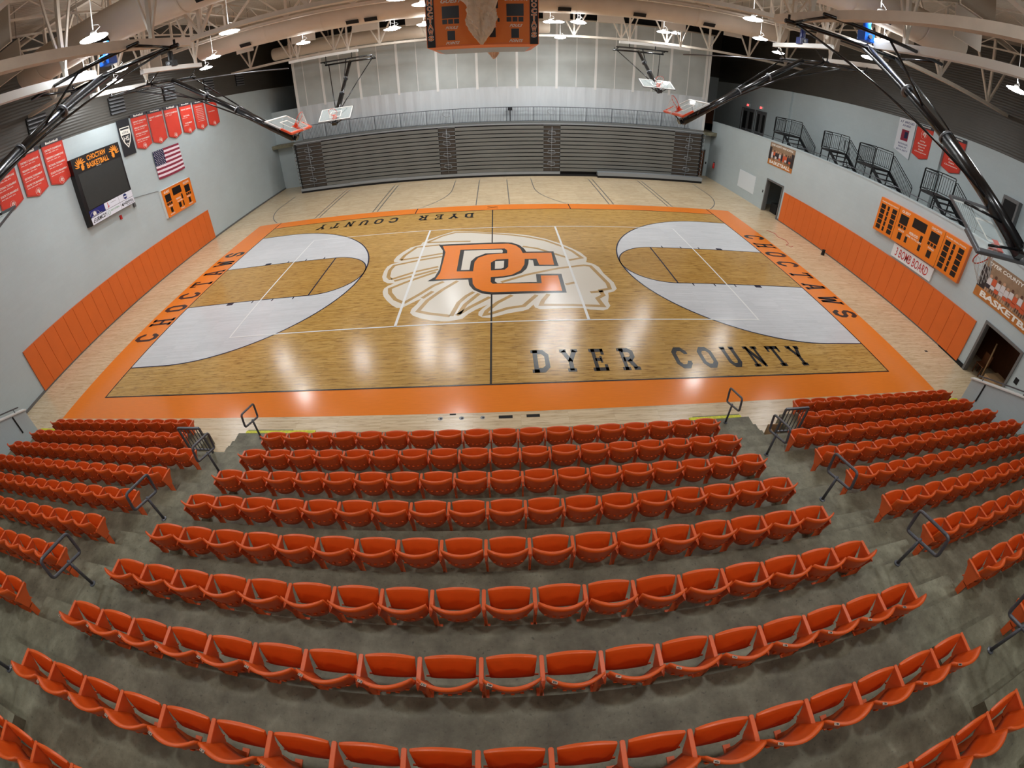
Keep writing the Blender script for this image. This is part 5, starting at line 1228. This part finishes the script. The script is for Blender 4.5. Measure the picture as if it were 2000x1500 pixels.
LP = [(-8.77, -7.0, 'nearest on the left, under the tan goal beam'), (-12.8, -3.5, 'at the left behind the blue motor, outer one'), (-13.1, -1.4, 'at the left behind the blue motor, inner one'), (-15.5, .9, 'far left beneath the black cross tube'),
 (-8.5, -.76, 'on the left over the middle truss chord'), (-2.67, -.5, 'left of the centre scoreboard at the top edge'), (-2.15, 1.3, 'just behind the left edge of the centre scoreboard'),
 (-12.54, 4.6, 'left of the duct end, upper of the two'), (-15.25, 8.1, 'left of the duct end, lower of the two'), (-9.3, 8.05, 'above the far left goal'), (-4.75, 8.3, 'left of the scoreboard, outer of a pair'), (-5.24, 11.8, 'left of the scoreboard, inner of a pair'), (-3.0, 7.7, 'touching the left side of the scoreboard'),
 (3.1, 8.35, 'right of the scoreboard, first of four in line'), (3.99, 12.2, 'right of the scoreboard, second of four in line'), (4.4, 7.9, 'right of the scoreboard, third of four in line'), (5.27, 12.3, 'right of the scoreboard, last of four in line'), (9.2, 9.1, 'above the far right goal, left of a pair'), (11.33, 12.9, 'above the far right goal, right of a pair'),
 (9.32, -.17, 'on the right over the middle truss chord'), (12.52, 4.78, 'right side, below the middle truss chord'), (16.2, 8.97, 'right side, lowest of three in a line'), (9.41, -6.57, 'nearest on the right, over the tan beam'), (12.38, -3.6, 'at the right behind the blue motor'), (15.74, -6.81, 'at the far right edge of the picture'), (15.6, .6, 'right side, small one behind the black mast'),
 (4.5, 15.2, 'low in front of the mesh curtain, right of the scoreboard'), (-3.48, 15.2, 'low in front of the mesh curtain, left of the scoreboard')]
for x, y, w_ in LP: lamp(x, y, 'round white lamp '+w_, 10.35 if y in (11.8, 12.2, 12.3, 12.9) else 9.65 if y == 15.2 else 9.9)
for x, y, w_ in ((-9, -13.6, 'over the left part of the stand'), (-3, -13.9, 'over the stand, left of the middle'), (3, -13.9, 'over the stand, right of the middle'), (9, -13.6, 'over the right part of the stand'), (-6, -20, 'behind the top rows, left'), (6, -20, 'behind the top rows, right')):
    lamp(x, y, 'round white lamp '+w_, 10.6)

# ------------------------------------------------------------------ hanging centre scoreboard
cs = thing('centre_scoreboard', 'orange four-sided scoreboard hanging over centre court', 'scoreboard', (0, -.3, 8))
sx, yf, yk, zb, zt = 1.62, -1.95, 1.35, 8.05, 10.55
MB().box(-sx, sx, yf, yk, zb, zt).build('cabinet', m_sbedge, cs)
b = MB(); z2 = 7.98
for (xa, ya, xb, yb) in ((-sx, yf, sx, yf), (sx, yf, sx, yk), (sx, yk, -sx, yk), (-sx, yk, -sx, yf)):
    k = .86; b.face([(xa, ya, zb), (xb, yb, zb), (xb*k, (yb+.3)*k-.3, z2), (xa*k, (ya+.3)*k-.3, z2)][::-1])
b.build('bevelled_base', m_sbedge, cs)
MB().box(-sx*.86, sx*.86, (yf+.3)*.86-.3, (yk+.3)*.86-.3, z2-.003, z2).build('underside_panel', m_benchm, cs)
def sb_face(T):
    """T maps (x, z, d) on the face to the world; d = out of the face"""
    def bx(b, x0, x1, z0, z1, d0, d1): b.obox(T(x0, z0, d0), T(x1, z0, d0)-T(x0, z0, d0), T(x0, z1, d0)-T(x0, z0, d0), T(x0, z0, d1)-T(x0, z0, d0))
    b = MB(); bx(b, -1.34, 1.34, zb+.05, zt-.04, 0, .01); b.build('face_panel', m_sborange, cs)
    b = MB()
    for s in (-1, 1): bx(b, min(s*1.37, s*1.6), max(s*1.37, s*1.6), zb, zt, 0, .012)
    b.build('black_side_panel', m_btext, cs)
    b = MB()
    for x0, x1, z0, z1 in ((-1.14, -.65, 8.9, 9.27), (.7, 1.19, 8.9, 9.27), (-.38, .46, 9.14, 9.56), (-1.01, -.79, 8.24, 8.52), (.83, 1.05, 8.24, 8.52), (-.2, -.02, 8.72, 9.02), (.2, .34, 8.74, 9.02), (.2, .38, 8.27, 8.55), (-1.14, -1.0, 8.73, 8.87), (-.97, -.83, 8.73, 8.87), (-.8, -.66, 8.73, 8.87), (.7, .84, 8.73, 8.87), (.87, 1.01, 8.73, 8.87), (1.04, 1.18, 8.73, 8.87), (.44, .5, 8.73, 8.84)):
        bx(b, x0, x1, z0, z1, .01, .016)
    b.build('digit_window', m_led, cs)
    b = MB()
    for tx, x0, x1, z0, h in (('GUEST', -1.2, -.6, 9.36, .15), ('CHOCTAWS', .62, 1.3, 9.36, .13), ('FOULS', -1.06, -.72, 8.57, .085), ('FOULS', .78, 1.12, 8.57, .085), ('POINTS', -1.07, -.7, 8.11, .085), ('POINTS', .76, 1.13, 8.11, .085), ('PLAYER', -.25, .03, 8.57, .08), ('FOUL', .14, .4, 8.57, .085)):
        put_text(b, tx, T(x0, z0, .02), T(x1, z0, .02)-T(x0, z0, .02), T(x0, z0+h, .02)-T(x0, z0, .02), .03, .12)
    b.build('lettering', m_wtext, cs)
    for bold, d, m_, g in ((.07, .016, m_wtext, .012), (.015, .02, m_sborange, 0)):
        b = MB()
        for s in (-1, 1):
            for i, ch in enumerate('CHOCTAWS'):
                z0 = 9.52-.18*i; xc = s*1.485; w = .07+g
                put_text(b, ch, T(xc-w, z0-g, d), T(xc+w, z0-g, d)-T(xc-w, z0-g, d), T(xc-w, z0+.145+g, d)-T(xc-w, z0-g, d), bold)
        b.build('vertical_lettering', m_, cs)
sb_face(lambda x, z, d: Vector((x, yf-d, z)))
sb_face(lambda x, z, d: Vector((-x, yk+d, z)))
for s in (-1, 1):
    for yy in (yf+.3, yk-.3): MB().tube([(s*1.3, yy, zt), (s*1.3, yy, 13.02)], .012, 6).build('hanging_cable', m_bsteel, cs)
def bundle(c, zt_, zb_, rad, lab, seed):
    rnd = random.Random(seed); b = MB(); N, Mz = 44, 34; v = []; f = []
    ph = [rnd.random()*6 for _ in range(6)]
    for j in range(Mz+1):
        t = j/Mz; z = zt_+(zb_-zt_)*t
        R = rad*(.35+.65*min(1, t/.25)) if t < .25 else rad*(1-.25*(t-.25)/.5) if t < .75 else rad*.75*(1-((t-.75)/.25)**1.7*.85)
        for k in range(N):
            an = 2*pi*k/N; rr = R*(1+.20*sin(4*an+ph[0]+5*t)+.14*sin(7*an+ph[1]-13*t)+.13*sin(2*an+ph[2]+15*t)+.07*sin(13*an+21*t)+.13*rnd.uniform(-1, 1))
            v.append((c[0]+rr*cos(an)+.10*sin(3*t+ph[3])*rad+.25*t*rad, c[1]+rr*.62*sin(an), z+.03*sin(4*an+ph[4])))
    for j in range(Mz):
        for k in range(N): f.append((j*N+k, j*N+(k+1) % N, (j+1)*N+(k+1) % N, (j+1)*N+k))
    f.append(tuple(Mz*N+k for k in range(N))); b.add(v, f)
    t_ = thing('plastic_wrapped_bundle', lab, 'bundle', (c[0], c[1], zb_))
    b.build('wrapped_plastic', m_plastic, t_, smooth=False)
    MB().tube([(c[0], c[1], zt_-.05), (c[0], c[1], 13.0)], .01, 6).build('rope', m_dark, t_)
    return t_
bundle((-.1, -2.5), 10.6, 8.05, .47, 'crumpled clear plastic bundle hanging in front of the centre scoreboard', 4)
bundle((.2, 1.85), 9.6, 7.78, .3, 'smaller crumpled plastic bundle hanging behind the centre scoreboard', 9)
